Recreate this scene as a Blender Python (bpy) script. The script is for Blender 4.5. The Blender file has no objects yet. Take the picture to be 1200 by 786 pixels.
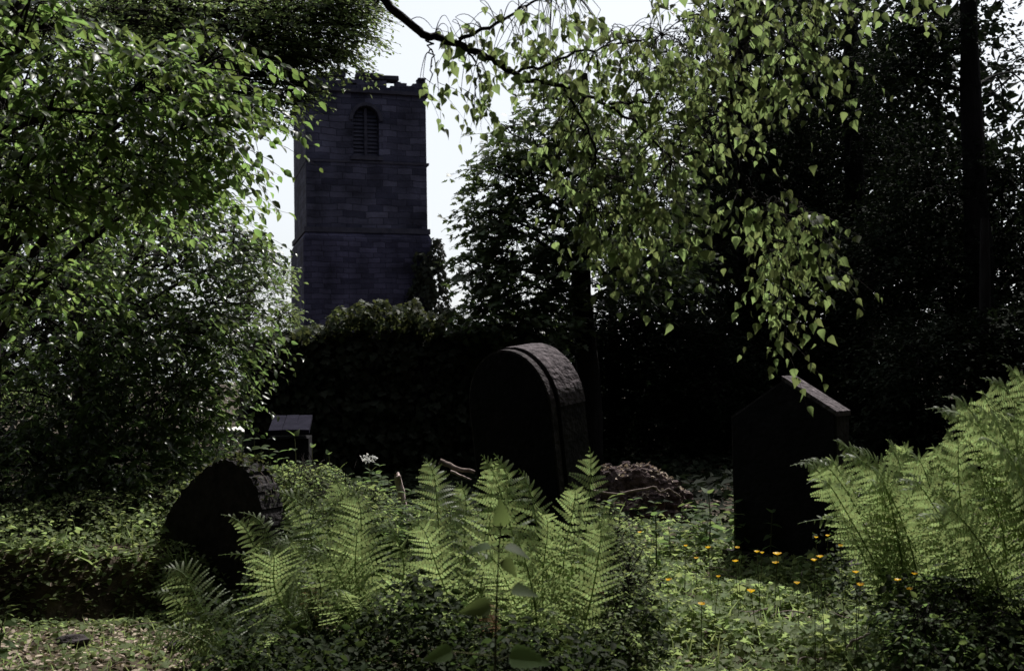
import bpy, bmesh, math
import numpy as np
from mathutils import Vector, Matrix

# ------------------------------------------------------------------ camera, world, sun
SC = bpy.context.scene
COL = SC.collection
LENS, SENSOR = 38.0, 36.0
F = LENS / SENSOR * 1200.0
CAM = np.array([0.0, 0.0, 1.5])
PITCH, ROLL = math.radians(2.12), math.radians(1.0)
_f = np.array([0, math.cos(PITCH), math.sin(PITCH)])
_u0 = np.array([0, -math.sin(PITCH), math.cos(PITCH)])
_r0 = np.array([1.0, 0, 0])
RIGHT = _r0 * math.cos(ROLL) - _u0 * math.sin(ROLL)
UP = _r0 * math.sin(ROLL) + _u0 * math.cos(ROLL)
FWD = _f

cam_d = bpy.data.cameras.new("camera")
cam_d.lens, cam_d.sensor_width = LENS, SENSOR
cam_d.clip_start, cam_d.clip_end = 0.05, 2000
cam_d.dof.use_dof = True
cam_d.dof.focus_distance = 9.0
cam_d.dof.aperture_fstop = 4.5
cam = bpy.data.objects.new("camera", cam_d)
COL.objects.link(cam)
m = Matrix.Identity(4)
for i in range(3):
    m[i][0], m[i][1], m[i][2], m[i][3] = RIGHT[i], UP[i], -FWD[i], CAM[i]
cam.matrix_world = m
SC.camera = cam

SUN_AZ, SUN_EL = math.radians(30), math.radians(56)
SUN_DIR = Vector((math.sin(SUN_AZ) * math.cos(SUN_EL), math.cos(SUN_AZ) * math.cos(SUN_EL), math.sin(SUN_EL)))
W = bpy.data.worlds.new("World")
SC.world = W
W.use_nodes = True
wn = W.node_tree
bg = wn.nodes["Background"]
sky = wn.nodes.new("ShaderNodeTexSky")
sky.sky_type = 'NISHITA'
sky.sun_disc = False
sky.sun_elevation, sky.sun_rotation = SUN_EL, SUN_AZ
sky.altitude, sky.air_density, sky.dust_density, sky.ozone_density = 0, 1.0, 4.0, 1.0
# a thin veil of high cloud whitens the sky
tcw = wn.nodes.new("ShaderNodeTexCoord")
nzw = wn.nodes.new("ShaderNodeTexNoise")
nzw.inputs["Scale"].default_value, nzw.inputs["Detail"].default_value = 2.2, 6
wn.links.new(tcw.outputs["Generated"], nzw.inputs["Vector"])
mrw = wn.nodes.new("ShaderNodeMapRange")
mrw.inputs["To Min"].default_value, mrw.inputs["To Max"].default_value = 0.6, 0.9
wn.links.new(nzw.outputs["Fac"], mrw.inputs["Value"])
mxw = wn.nodes.new("ShaderNodeMixRGB")
dotw = wn.nodes.new("ShaderNodeVectorMath")
dotw.operation = 'DOT_PRODUCT'
dotw.inputs[1].default_value = SUN_DIR
wn.links.new(tcw.outputs["Generated"], dotw.inputs[0])
mrd = wn.nodes.new("ShaderNodeMapRange")
mrd.interpolation_type = 'SMOOTHSTEP'
mrd.inputs["From Min"].default_value, mrd.inputs["From Max"].default_value = 0.0, 0.55
wn.links.new(dotw.outputs["Value"], mrd.inputs["Value"])
veil = wn.nodes.new("ShaderNodeMixRGB")
veil.inputs["Color1"].default_value = (0.8, 0.9, 1.35, 1)
veil.inputs["Color2"].default_value = (7.4, 7.7, 8.0, 1)
wn.links.new(mrd.outputs[0], veil.inputs["Fac"])
wn.links.new(veil.outputs[0], mxw.inputs["Color2"])
wn.links.new(mrw.outputs[0], mxw.inputs["Fac"])
wn.links.new(sky.outputs[0], mxw.inputs["Color1"])
wn.links.new(mxw.outputs[0], bg.inputs[0])
bg.inputs[1].default_value = 0.105

sun_d = bpy.data.lights.new("sun", 'SUN')
sun_d.energy, sun_d.angle, sun_d.color = 4.7, math.radians(0.5), (1.0, 0.965, 0.92)
sun = bpy.data.objects.new("sun", sun_d)
COL.objects.link(sun)
sun.location = (10, 20, 40)
sun.rotation_euler = SUN_DIR.to_track_quat('Z', 'Y').to_euler()

SC.view_settings.view_transform = 'Standard'
SC.view_settings.look = 'None'
SC.view_settings.gamma = 1
SC.view_settings.use_curve_mapping = False
SC.view_settings.exposure = 0.4
SC.cycles.max_bounces = 5
SC.cycles.diffuse_bounces = 1
SC.cycles.glossy_bounces = 2
SC.cycles.transmission_bounces = 3
SC.cycles.transparent_max_bounces = 4
SC.cycles.caustics_reflective = False
SC.cycles.caustics_refractive = False

rng = np.random.default_rng(11)


def at(px, py, d):
    """photo pixel and depth -> world point"""
    return CAM + d * (FWD + (px - 600.0) / F * RIGHT - (py - 393.0) / F * UP)


def smooth(a, b, x):
    t = np.clip((x - a) / (b - a), 0, 1)
    return t * t * (3 - 2 * t)


def ground_z(x, y):
    x = np.asarray(x, float)
    y = np.asarray(y, float)
    z = 0.05 * np.sin(x * 1.3 + 0.7) * np.sin(y * 0.9) + 0.03 * np.sin(x * 3.1 + y * 1.7) + 0.018 * np.sin(x * 6.3 - y * 5.1)
    edge = 6.75 + 0.12 * np.sin(x * 2.1) + 0.05 * np.sin(x * 7)
    z = z + 0.40 * smooth(edge, edge + 0.28, y) * smooth(-1.75, -2.5, x) * smooth(13, 9, y)
    return z


def gpt(px, py):
    """photo pixel -> point on the ground"""
    lo, hi = 1.0, 80.0
    for _ in range(50):
        mid = 0.5 * (lo + hi)
        p = at(px, py, mid)
        if p[2] > ground_z(p[0], p[1]):
            lo = mid
        else:
            hi = mid
    return at(px, py, lo)


# ------------------------------------------------------------------ mesh helpers
def mk(name, V, F4=None, F3=None, mat=None, parent=None, smooth_shade=False):
    V = np.asarray(V, np.float32).reshape(-1, 3)
    me = bpy.data.meshes.new(name)
    me.vertices.add(len(V))
    me.vertices.foreach_set("co", V.ravel())
    f4 = np.zeros((0, 4), np.int32) if F4 is None else np.asarray(F4, np.int32).reshape(-1, 4)
    f3 = np.zeros((0, 3), np.int32) if F3 is None else np.asarray(F3, np.int32).reshape(-1, 3)
    idx = np.concatenate([f4.ravel(), f3.ravel()])
    tot = np.concatenate([np.full(len(f4), 4), np.full(len(f3), 3)])
    st = np.concatenate([[0], np.cumsum(tot)[:-1]]) if len(tot) else np.zeros(0)
    me.loops.add(len(idx))
    me.loops.foreach_set("vertex_index", idx.astype(np.int32))
    me.polygons.add(len(tot))
    me.polygons.foreach_set("loop_start", st.astype(np.int32))
    me.polygons.foreach_set("loop_total", tot.astype(np.int32))
    if smooth_shade:
        me.polygons.foreach_set("use_smooth", np.ones(len(tot), bool))
    me.update(calc_edges=True)
    me.validate()
    if mat:
        me.materials.append(mat)
    return link(name, me, parent)


def link(name, me, parent=None):
    o = bpy.data.objects.new(name, me)
    COL.objects.link(o)
    if parent is not None:
        o.parent = parent
        o.matrix_parent_inverse = Matrix.Translation(-parent.location)
    return o


def from_bm(name, bm, mat, parent=None, keep_local=False, smooth_shade=False):
    me = bpy.data.meshes.new(name)
    bmesh.ops.recalc_face_normals(bm, faces=bm.faces)
    bm.to_mesh(me)
    bm.free()
    if smooth_shade:
        for p in me.polygons:
            p.use_smooth = True
    me.materials.append(mat)
    o = bpy.data.objects.new(name, me)
    COL.objects.link(o)
    if parent is not None:
        o.parent = parent
        if not keep_local:
            o.matrix_parent_inverse = Matrix.Translation(-parent.location)
    return o


def tag(o, label=None, cat=None, group=None, kind=None):
    if label:
        o['label'] = label
    if cat:
        o['category'] = cat
    if group:
        o['group'] = group
    if kind:
        o['kind'] = kind
    return o


def thing(name, label, cat, loc, group=None, rot=(0, 0, 0)):
    o = bpy.data.objects.new(name, None)
    COL.objects.link(o)
    o.location = Vector([float(c) for c in loc])
    o.rotation_euler = rot
    o.empty_display_size = 0.2
    return tag(o, label, cat, group)


def norm(a):
    return a / np.maximum(np.linalg.norm(a, axis=-1, keepdims=True), 1e-9)


class Buf:
    """collects vertices, quads and triangles"""
    def __init__(self):
        self.v, self.q, self.t, self.n = [], [], [], 0

    def add(self, V, q=None, t=None):
        V = np.asarray(V, float).reshape(-1, 3)
        if q is not None and len(q):
            self.q.append(np.asarray(q).reshape(-1, 4) + self.n)
        if t is not None and len(t):
            self.t.append(np.asarray(t).reshape(-1, 3) + self.n)
        self.v.append(V)
        self.n += len(V)

    def build(self, name, mat, parent=None, smooth_shade=False):
        q = np.concatenate(self.q) if self.q else None
        t = np.concatenate(self.t) if self.t else None
        return mk(name, np.concatenate(self.v), q, t, mat, parent, smooth_shade)


def tubes(buf, P, R, sides=4):
    """P (n,m,3) polylines, R (n,m) radii"""
    P = np.asarray(P, float)
    R = np.asarray(R, float)
    if P.ndim == 2:
        P, R = P[None], R[None]
    n, mm, _ = P.shape
    T = norm(np.gradient(P, axis=1))
    ref = np.where(np.abs(T[..., 2:3]) > 0.9, np.array([1.0, 0, 0]), np.array([0, 0, 1.0]))
    A = norm(np.cross(T, ref))
    B = np.cross(T, A)
    ang = np.arange(sides) * 2 * np.pi / sides
    ring = P[:, :, None] + R[:, :, None, None] * (np.cos(ang)[None, None, :, None] * A[:, :, None] + np.sin(ang)[None, None, :, None] * B[:, :, None])
    V = ring.reshape(-1, 3)
    base = (np.arange(n)[:, None, None] * mm + np.arange(mm - 1)[None, :, None]) * sides
    k = np.arange(sides)[None, None, :]
    k2 = (k + 1) % sides
    q = np.stack([base + k, base + k2, base + sides + k2, base + sides + k], -1).reshape(-1, 4)
    buf.add(V, q)


def bez(a, b, c, k):
    t = np.linspace(0, 1, k)[:, None]
    return (1 - t) ** 2 * np.asarray(a) + 2 * t * (1 - t) * np.asarray(b) + t * t * np.asarray(c)


# leaf templates: x along the leaf, y across, z normal (unit length)
def tpl(edge, nsp, fold=0.18, curl=0.12):
    """edge: list of (x, half width) between base and tip; the spine has the same stations"""
    xs = [e[0] for e in edge]
    V = [(0, 0, 0)] + [(x, 0, -curl * x * x) for x in xs] + [(1, 0, -curl)]
    k = len(edge)
    for s in (1, -1):
        for x, w in edge:
            V.append((x - 0.02, s * w, w * fold * 2 - curl * x * x))
    tris, quads = [], []
    for si in range(2):
        o = 2 + k + si * k
        tris.append((0, 1, o) if si else (0, o, 1))
        for j in range(k - 1):
            a = (1 + j, 2 + j, o + j + 1, o + j)
            quads.append(a if si else a[::-1])
        tris.append((k, k + 1, o + k - 1) if si else (k, o + k - 1, k + 1))
    return np.array(V, float), np.array(quads), np.array(tris)


T_OVAL = tpl([(0.18, 0.21), (0.48, 0.31), (0.8, 0.19)], 0, 0.14, 0.16)
T_OVAL_CURLED = tpl([(0.18, 0.2), (0.48, 0.28), (0.8, 0.16)], 0, 0.3, 0.3)
T_BIRCH = tpl([(0.06, 0.22), (0.16, 0.36), (0.30, 0.41), (0.36, 0.37), (0.50, 0.31), (0.55, 0.26), (0.7, 0.17), (0.74, 0.13), (0.88, 0.06)], 0, 0.10, 0.10)
_be = [(0.06, 0.24), (0.16, 0.36), (0.30, 0.40), (0.36, 0.36), (0.50, 0.29), (0.55, 0.25), (0.7, 0.16), (0.74, 0.12), (0.88, 0.05)]
T_BIRCH_CURLED = tpl(_be, 0, 0.16, 0.34)
T_BIRCH_FOLDED = tpl([(x, w * 0.82) for x, w in _be], 0, 0.34, -0.12)
T_NETTLE = tpl([(0.04, 0.16), (0.12, 0.27), (0.2, 0.31), (0.23, 0.27), (0.33, 0.31), (0.36, 0.26), (0.46, 0.28), (0.49, 0.22), (0.59, 0.23), (0.62, 0.17), (0.72, 0.17), (0.75, 0.11), (0.87, 0.09)], 0, 0.10, 0.18)
T_MAPLE = tpl([(0.05, 0.26), (0.12, 0.55), (0.30, 0.25), (0.55, 0.52), (0.60, 0.20), (0.78, 0.18)], 0, 0.08, 0.16)
T_LOBE = tpl([(0.10, 0.16), (0.35, 0.52), (0.48, 0.22), (0.66, 0.40), (0.74, 0.17)], 0, 0.12, 0.15)
T_DIAM = (np.array([(0, 0, 0), (0.5, 0.27, 0.08), (1, 0, -0.1), (0.5, -0.27, 0.08)], float), np.zeros((0, 4), int), np.array([(0, 2, 1), (0, 3, 2)]))
T_BLADE = (np.array([(0, -0.035, 0), (0, 0.035, 0), (0.5, 0.028, -0.05), (0.5, -0.028, -0.05), (1, 0, -0.28)], float), np.array([(0, 1, 2, 3)]), np.array([(3, 2, 4)]))


def put_leaves(buf, P, A, N, S, template):
    """P positions, A axis, N normals, S sizes"""
    P = np.asarray(P, float).reshape(-1, 3)
    if len(P) == 0:
        return
    A = norm(np.asarray(A, float).reshape(-1, 3))
    N = np.asarray(N, float).reshape(-1, 3)
    Sd = norm(np.cross(N, A))
    N = np.cross(A, Sd)
    S = np.broadcast_to(np.asarray(S, float), (len(P),))
    V, q, t = template
    X = P[:, None] + S[:, None, None] * (V[None, :, 0:1] * A[:, None] + V[None, :, 1:2] * Sd[:, None] + V[None, :, 2:3] * N[:, None])
    off = (np.arange(len(P)) * len(V))[:, None, None]
    buf.add(X.reshape(-1, 3), (q[None] + off).reshape(-1, 4) if len(q) else None, (t[None] + off).reshape(-1, 3) if len(t) else None)


def sprays(leafbuf, twigbuf, base, direc, length, k, size, template, droop=0.25, hang=0.0, jit=0.45, twig_r=0.003, up=(0, 0, 1), petiole=0.25):
    """leafy twigs: base (n,3), direc (n,3), length (n,)"""
    n = len(base)
    direc = norm(direc)
    t = (np.arange(k) + 0.7) / k
    t = np.clip(t[None] + rng.normal(0, 0.04, (n, k)), 0.03, 1)
    L = length[:, None, None]
    dn = np.array([0, 0, -1.0])
    pts = base[:, None] + direc[:, None] * L * t[..., None] + dn * L * droop * t[..., None] ** 2
    tang = norm(direc[:, None] + dn * 2 * droop * t[..., None])
    upv = norm(np.asarray(up, float) + rng.normal(0, 0.15, (n, 3)))
    side = norm(np.cross(upv, direc))
    sgn = np.where(np.arange(k) % 2 == 0, 1.0, -1.0)[None, :, None]
    ax = tang * 0.75 + side[:, None] * sgn * 0.85 + rng.normal(0, 0.28, (n, k, 3))
    ax = norm(ax) * (1 - hang) + dn * hang * 1.4
    nr = upv[:, None] + rng.normal(0, jit, (n, k, 3))
    if hang > 0.3:
        nr = nr * 0.6 + rng.normal(0, 0.7, (n, k, 3)) + np.array([0, -0.5, 0.1])
    S = size * rng.uniform(0.6, 1.15, (n, k)) * (1 - 0.25 * t)
    pos = pts + norm(ax) * (S * petiole)[..., None]
    if isinstance(template, list):
        which = rng.integers(0, len(template), n * k)
        for w_ in range(len(template)):
            mk_ = which == w_
            put_leaves(leafbuf, pos.reshape(-1, 3)[mk_], ax.reshape(-1, 3)[mk_], nr.reshape(-1, 3)[mk_], S.ravel()[mk_], template[w_])
    else:
        put_leaves(leafbuf, pos.reshape(-1, 3), ax.reshape(-1, 3), nr.reshape(-1, 3), S.ravel(), template)
    if twigbuf is not None:
        tt = np.linspace(0, 1, 4)[None, :, None]
        tp = base[:, None] + direc[:, None] * L * tt + dn * L * droop * tt ** 2
        tubes(twigbuf, tp, np.broadcast_to(np.array([1, 0.8, 0.6, 0.3]) * twig_r, (n, 4)), 3)


# ------------------------------------------------------------------ materials
def new_mat(name):
    mt = bpy.data.materials.new(name)
    mt.use_nodes = True
    nt = mt.node_tree
    for nd in list(nt.nodes):
        nt.nodes.remove(nd)
    out = nt.nodes.new("ShaderNodeOutputMaterial")
    return mt, nt, out


def leaf_mat(name, base, trans, mix=0.5, rough=0.42, spec=0.4, var=0.35):
    mt, nt, out = new_mat(name)
    N, L = nt.nodes, nt.links
    geo = N.new("ShaderNodeNewGeometry")
    tex = N.new("ShaderNodeTexNoise")
    tex.inputs["Scale"].default_value = 1.3
    add = N.new("ShaderNodeMath"); add.operation = 'MULTIPLY_ADD'
    L.new(geo.outputs["Random Per Island"], add.inputs[0])
    add.inputs[1].default_value = 0.6
    L.new(tex.outputs["Fac"], add.inputs[2])
    mr = N.new("ShaderNodeMapRange")
    mr.inputs["From Min"].default_value, mr.inputs["From Max"].default_value = 0.3, 1.3
    mr.inputs["To Min"].default_value, mr.inputs["To Max"].default_value = 1 - var, 1 + var
    L.new(add.outputs[0], mr.inputs["Value"])
    hr = N.new("ShaderNodeMapRange")
    hr.inputs["To Min"].default_value, hr.inputs["To Max"].default_value = 0.478, 0.515
    L.new(geo.outputs["Random Per Island"], hr.inputs["Value"])

    def col(c):
        h = N.new("ShaderNodeHueSaturation")
        h.inputs["Color"].default_value = (*c, 1)
        L.new(mr.outputs[0], h.inputs["Value"])
        L.new(hr.outputs[0], h.inputs["Hue"])
        return h.outputs[0]
    p = N.new("ShaderNodeBsdfPrincipled")
    L.new(col(base), p.inputs["Base Color"])
    p.inputs["Roughness"].default_value = rough
    p.inputs["Specular IOR Level"].default_value = spec
    tr = N.new("ShaderNodeBsdfTranslucent")
    L.new(col(trans), tr.inputs["Color"])
    mx = N.new("ShaderNodeMixShader")
    mx.inputs[0].default_value = mix
    L.new(p.outputs[0], mx.inputs[1])
    L.new(tr.outputs[0], mx.inputs[2])
    L.new(mx.outputs[0], out.inputs[0])
    return mt


def rough_mat(name, c1, c2, scale=6.0, c3=None, bump=0.4, rough=0.9, stretch=(1, 1, 1), bump_scale=25.0, spec=0.12):
    mt, nt, out = new_mat(name)
    N, L = nt.nodes, nt.links
    tc = N.new("ShaderNodeTexCoord")
    mp = N.new("ShaderNodeMapping")
    mp.inputs["Scale"].default_value = stretch
    L.new(tc.outputs["Object"], mp.inputs[0])
    n1 = N.new("ShaderNodeTexNoise")
    n1.inputs["Scale"].default_value, n1.inputs["Detail"].default_value, n1.inputs["Roughness"].default_value = scale, 8, 0.65
    L.new(mp.outputs[0], n1.inputs["Vector"])
    cr = N.new("ShaderNodeValToRGB")
    cr.color_ramp.elements[0].position, cr.color_ramp.elements[0].color = 0.35, (*c1, 1)
    cr.color_ramp.elements[1].position, cr.color_ramp.elements[1].color = 0.65, (*c2, 1)
    if c3:
        e = cr.color_ramp.elements.new(0.73)
        e.color = (*c3, 1)
    L.new(n1.outputs["Fac"], cr.inputs[0])
    n2 = N.new("ShaderNodeTexNoise")
    n2.inputs["Scale"].default_value, n2.inputs["Detail"].default_value = bump_scale, 6
    L.new(mp.outputs[0], n2.inputs["Vector"])
    b = N.new("ShaderNodeBump")
    b.inputs["Strength"].default_value = bump
    b.inputs["Distance"].default_value = 0.03
    L.new(n2.outputs["Fac"], b.inputs["Height"])
    p = N.new("ShaderNodeBsdfPrincipled")
    p.inputs["Roughness"].default_value = rough
    p.inputs["Specular IOR Level"].default_value = spec
    L.new(cr.outputs[0], p.inputs["Base Color"])
    L.new(b.outputs[0], p.inputs["Normal"])
    L.new(p.outputs[0], out.inputs[0])
    return mt


def masonry_mat(name, c1, c2, mortar, bw=0.62, bh=0.27):
    mt, nt, out = new_mat(name)
    N, L = nt.nodes, nt.links
    tc = N.new("ShaderNodeTexCoord")
    sp = N.new("ShaderNodeSeparateXYZ")
    L.new(tc.outputs["Object"], sp.inputs[0])
    ad = N.new("ShaderNodeMath"); ad.operation = 'ADD'
    L.new(sp.outputs[0], ad.inputs[0]); L.new(sp.outputs[1], ad.inputs[1])
    nz = N.new("ShaderNodeTexNoise"); nz.inputs["Scale"].default_value = 1.1
    L.new(tc.outputs["Object"], nz.inputs["Vector"])
    wob = N.new("ShaderNodeMath"); wob.operation = 'MULTIPLY_ADD'
    L.new(nz.outputs["Fac"], wob.inputs[0]); wob.inputs[1].default_value = 0.22
    L.new(sp.outputs[2], wob.inputs[2])
    cb = N.new("ShaderNodeCombineXYZ")
    L.new(ad.outputs[0], cb.inputs[0]); L.new(wob.outputs[0], cb.inputs[1])
    br = N.new("ShaderNodeTexBrick")
    br.offset, br.squash, br.squash_frequency = 0.43, 1.5, 3
    br.inputs["Color1"].default_value = (*c1, 1)
    br.inputs["Color2"].default_value = (*c2, 1)
    br.inputs["Mortar"].default_value = (*mortar, 1)
    br.inputs["Scale"].default_value = 1
    br.inputs["Mortar Size"].default_value = 0.018
    br.inputs["Mortar Smooth"].default_value = 0.4
    br.inputs["Brick Width"].default_value, br.inputs["Row Height"].default_value = bw, bh
    L.new(cb.outputs[0], br.inputs["Vector"])
    n1 = N.new("ShaderNodeTexNoise"); n1.inputs["Scale"].default_value, n1.inputs["Detail"].default_value = 0.8, 8
    L.new(tc.outputs["Object"], n1.inputs["Vector"])
    mr = N.new("ShaderNodeMapRange")
    mr.inputs["From Min"].default_value, mr.inputs["From Max"].default_value = 0.3, 0.7
    mr.inputs["To Min"].default_value, mr.inputs["To Max"].default_value = 0.4, 1.6
    L.new(n1.outputs["Fac"], mr.inputs[0])
    hs = N.new("ShaderNodeHueSaturation")
    L.new(br.outputs["Color"], hs.inputs["Color"]); L.new(mr.outputs[0], hs.inputs["Value"])
    n2 = N.new("ShaderNodeTexNoise"); n2.inputs["Scale"].default_value, n2.inputs["Detail"].default_value = 9, 5
    L.new(tc.outputs["Object"], n2.inputs["Vector"])
    h = N.new("ShaderNodeMath"); h.operation = 'MULTIPLY_ADD'
    L.new(br.outputs["Fac"], h.inputs[0]); h.inputs[1].default_value = -0.8
    L.new(n2.outputs["Fac"], h.inputs[2])
    b = N.new("ShaderNodeBump"); b.inputs["Strength"].default_value = 0.6; b.inputs["Distance"].default_value = 0.06
    L.new(h.outputs[0], b.inputs["Height"])
    p = N.new("ShaderNodeBsdfPrincipled")
    p.inputs["Roughness"].default_value = 0.95
    p.inputs["Specular IOR Level"].default_value = 0.15
    L.new(hs.outputs[0], p.inputs["Base Color"]); L.new(b.outputs[0], p.inputs["Normal"])
    L.new(p.outputs[0], out.inputs[0])
    return mt


M = dict(
    left_leaf=leaf_mat("left_leaf", (0.048, 0.075, 0.024), (0.22, 0.33, 0.088), 0.52, 0.38, 0.2, 0.6),
    fine_leaf=leaf_mat("fine_leaf", (0.055, 0.078, 0.032), (0.26, 0.35, 0.12), 0.4, 0.45, 0.4),
    low_leaf=leaf_mat("low_leaf", (0.036, 0.056, 0.019), (0.165, 0.245, 0.075), 0.5, 0.30, 0.28, 0.55),
    shade_weed=leaf_mat("shade_weed", (0.022, 0.032, 0.014), (0.05, 0.075, 0.022), 0.4, 0.65, 0.08, 0.5),  # dark even in sun: shade is put into the leaf colour
    birch_leaf=leaf_mat("birch_leaf", (0.06, 0.08, 0.03), (0.26, 0.34, 0.12), 0.5, 0.42, 0.35, 0.6),
    maple_leaf=leaf_mat("maple_leaf", (0.04, 0.06, 0.022), (0.09, 0.13, 0.04), 0.35, 0.5, 0.4),
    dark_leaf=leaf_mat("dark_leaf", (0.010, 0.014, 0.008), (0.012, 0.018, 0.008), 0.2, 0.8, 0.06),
    shade_ivy=leaf_mat("shade_ivy", (0.014, 0.017, 0.010), (0.02, 0.022, 0.010), 0.25, 0.6, 0.12),  # darker copy of the ivy leaf, shade put into its colour
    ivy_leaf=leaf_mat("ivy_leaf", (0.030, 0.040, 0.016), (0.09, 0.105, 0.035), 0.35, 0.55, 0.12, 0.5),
    fern=leaf_mat("fern", (0.085, 0.117, 0.047), (0.36, 0.465, 0.172), 0.48, 0.5, 0.25, 0.35),
    dead_fern=leaf_mat("dead_fern", (0.16, 0.10, 0.045), (0.2, 0.12, 0.05), 0.4, 0.7, 0.1, 0.4),
    cover=leaf_mat("cover", (0.12, 0.155, 0.07), (0.33, 0.42, 0.15), 0.5, 0.6, 0.10, 0.4),
    nettle=leaf_mat("nettle", (0.06, 0.09, 0.036), (0.18, 0.26, 0.08), 0.5, 0.6, 0.12),
    litter=leaf_mat("litter", (0.40, 0.33, 0.26), (0.25, 0.19, 0.13), 0.25, 0.8, 0.2, 0.5),
    petal=leaf_mat("petal", (0.72, 0.42, 0.02), (0.75, 0.45, 0.02), 0.4, 0.4, 0.3, 0.12),
    white=leaf_mat("white", (0.75, 0.75, 0.72), (0.7, 0.7, 0.65), 0.35, 0.7, 0.2, 0.1),
    bark=rough_mat("bark", (0.012, 0.010, 0.010), (0.032, 0.027, 0.024), 9, None, 0.8, 0.95, (1, 1, 0.25)),
    dark_bark=rough_mat("dark_bark", (0.006, 0.005, 0.005), (0.016, 0.014, 0.013), 9, None, 0.8, 0.95, (1, 1, 0.25)),
    lit_stone=rough_mat("lit_stone", (0.035, 0.029, 0.032), (0.13, 0.11, 0.118), 22, (0.24, 0.205, 0.215), 1.0),  # paler headstone stone, sunlight put into its colour
    shade_stone=rough_mat("shade_stone", (0.005, 0.005, 0.006), (0.012, 0.011, 0.013), 7, (0.02, 0.02, 0.018), 0.5, 0.95),  # near black, shade of the headstone fronts put into the colour
    stem=rough_mat("stem", (0.05, 0.06, 0.025), (0.09, 0.09, 0.04), 20),
    soil=rough_mat("soil", (0.035, 0.026, 0.02), (0.075, 0.06, 0.04), 3.5, (0.05, 0.065, 0.025), 0.9),
    path=rough_mat("path", (0.52, 0.50, 0.46), (0.7, 0.68, 0.63), 8),
    tower=masonry_mat("tower", (0.023, 0.023, 0.038), (0.058, 0.056, 0.082), (0.020, 0.020, 0.032)),
    tower_low=masonry_mat("tower_low", (0.021, 0.020, 0.036), (0.047, 0.044, 0.074), (0.019, 0.018, 0.032), 0.5, 0.22),
    trim=rough_mat("trim", (0.026, 0.025, 0.036), (0.045, 0.043, 0.058), 4, None, 0.5),
    louvre=rough_mat("louvre", (0.028, 0.027, 0.040), (0.044, 0.042, 0.058), 5, None, 0.3, 0.8),
    wall=masonry_mat("wall", (0.018, 0.017, 0.018), (0.04, 0.037, 0.038), (0.012, 0.012, 0.012), 0.45, 0.2),
    stone=rough_mat("stone", (0.02, 0.017, 0.018), (0.075, 0.064, 0.067), 14, (0.17, 0.147, 0.152), 1.0),
    slab=rough_mat("slab", (0.009, 0.0085, 0.015), (0.017, 0.016, 0.026), 7, None, 0.3, 0.95, spec=0.03),
    rubble=rough_mat("rubble", (0.022, 0.016, 0.016), (0.12, 0.085, 0.085), 17, (0.34, 0.26, 0.26), 1.0),
    old_shade_stone=rough_mat("old_shade_stone", (0.016, 0.015, 0.016), (0.045, 0.04, 0.042), 9, (0.06, 0.065, 0.04), 0.9),  # old dark stone, also painted shade on two headstone bodies
    dead=rough_mat("dead", (0.10, 0.075, 0.065), (0.26, 0.21, 0.19), 20, None, 0.6, 0.9, (1, 1, 0.2)),
    pale=rough_mat("pale", (0.35, 0.27, 0.26), (0.55, 0.45, 0.43), 30, None, 0.5),
)

# ------------------------------------------------------------------ ground
def axis(lo, hi, dense_lo, dense_hi, step, grow=1.18):
    a = list(np.arange(dense_lo, dense_hi + 1e-6, step))
    s = step
    while a[-1] < hi:
        s *= grow
        a.append(a[-1] + s)
    s = step
    while a[0] > lo:
        s *= grow
        a.insert(0, a[0] - s)
    return np.array(a)


gx = axis(-500, 500, -6, 5, 0.07)
gy = axis(-60, 900, 1.5, 13, 0.07)
GX, GY = np.meshgrid(gx, gy)
GZ = ground_z(GX, GY) + rng.normal(0, 0.008, GX.shape) * (GY < 14)
nx, ny = len(gx), len(gy)
ii = (np.arange(ny - 1)[:, None] * nx + np.arange(nx - 1)[None]).ravel()
g = mk("ground", np.stack([GX, GY, GZ], -1), np.stack([ii, ii + 1, ii + nx + 1, ii + nx], -1), None, M['soil'], None, True)
tag(g, "dark leaf strewn earth of the overgrown churchyard", "ground", None, 'structure')
# a pale path glimpsed left of the ruined wall
xs = np.linspace(-9.2, -4.5, 20)
PV = []
for x in xs:
    yc = 33 + 0.15 * x
    PV += [(x, yc - 2.2, float(ground_z(x, yc - 2.2)) + 0.10), (x, yc + 2.2, float(ground_z(x, yc + 2.2)) + 0.10)]
j = np.arange(len(xs) - 1) * 2
tag(mk("path", PV, np.stack([j, j + 2, j + 3, j + 1], -1), None, M['path']), "pale sunlit gravel path beyond the ruined wall", "path", None, 'structure')


# ------------------------------------------------------------------ tower
def box(bm, x0, x1, y0, y1, z0, z1, jit=0.0):
    r = rng.uniform(-jit, jit, (8, 3)) if jit else np.zeros((8, 3))
    c = [(x0, y0, z0), (x1, y0, z0), (x1, y1, z0), (x0, y1, z0), (x0, y0, z1), (x1, y0, z1), (x1, y1, z1), (x0, y1, z1)]
    vs = [bm.verts.new(Vector(p) + Vector(d)) for p, d in zip(c, r)]
    for f in ((0, 3, 2, 1), (4, 5, 6, 7), (0, 1, 5, 4), (1, 2, 6, 5), (2, 3, 7, 6), (3, 0, 4, 7)):
        bm.faces.new([vs[i] for i in f])


TW, TD = 4.95, 4.9          # width and depth of the upper stage
Z1, Z2, ZT = 7.45, 13.45, 14.05
tw_loc = at(361, 441, 45.0)
tower = thing("church_tower", "tall dark stone church tower with broken parapet rising above the ivy", "tower", (tw_loc[0], tw_loc[1], 0.32), None, (0, 0, math.radians(17)))
tower.scale = (1.045, 1.03, 1.0)
K = dict(parent=tower, keep_local=True)

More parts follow.
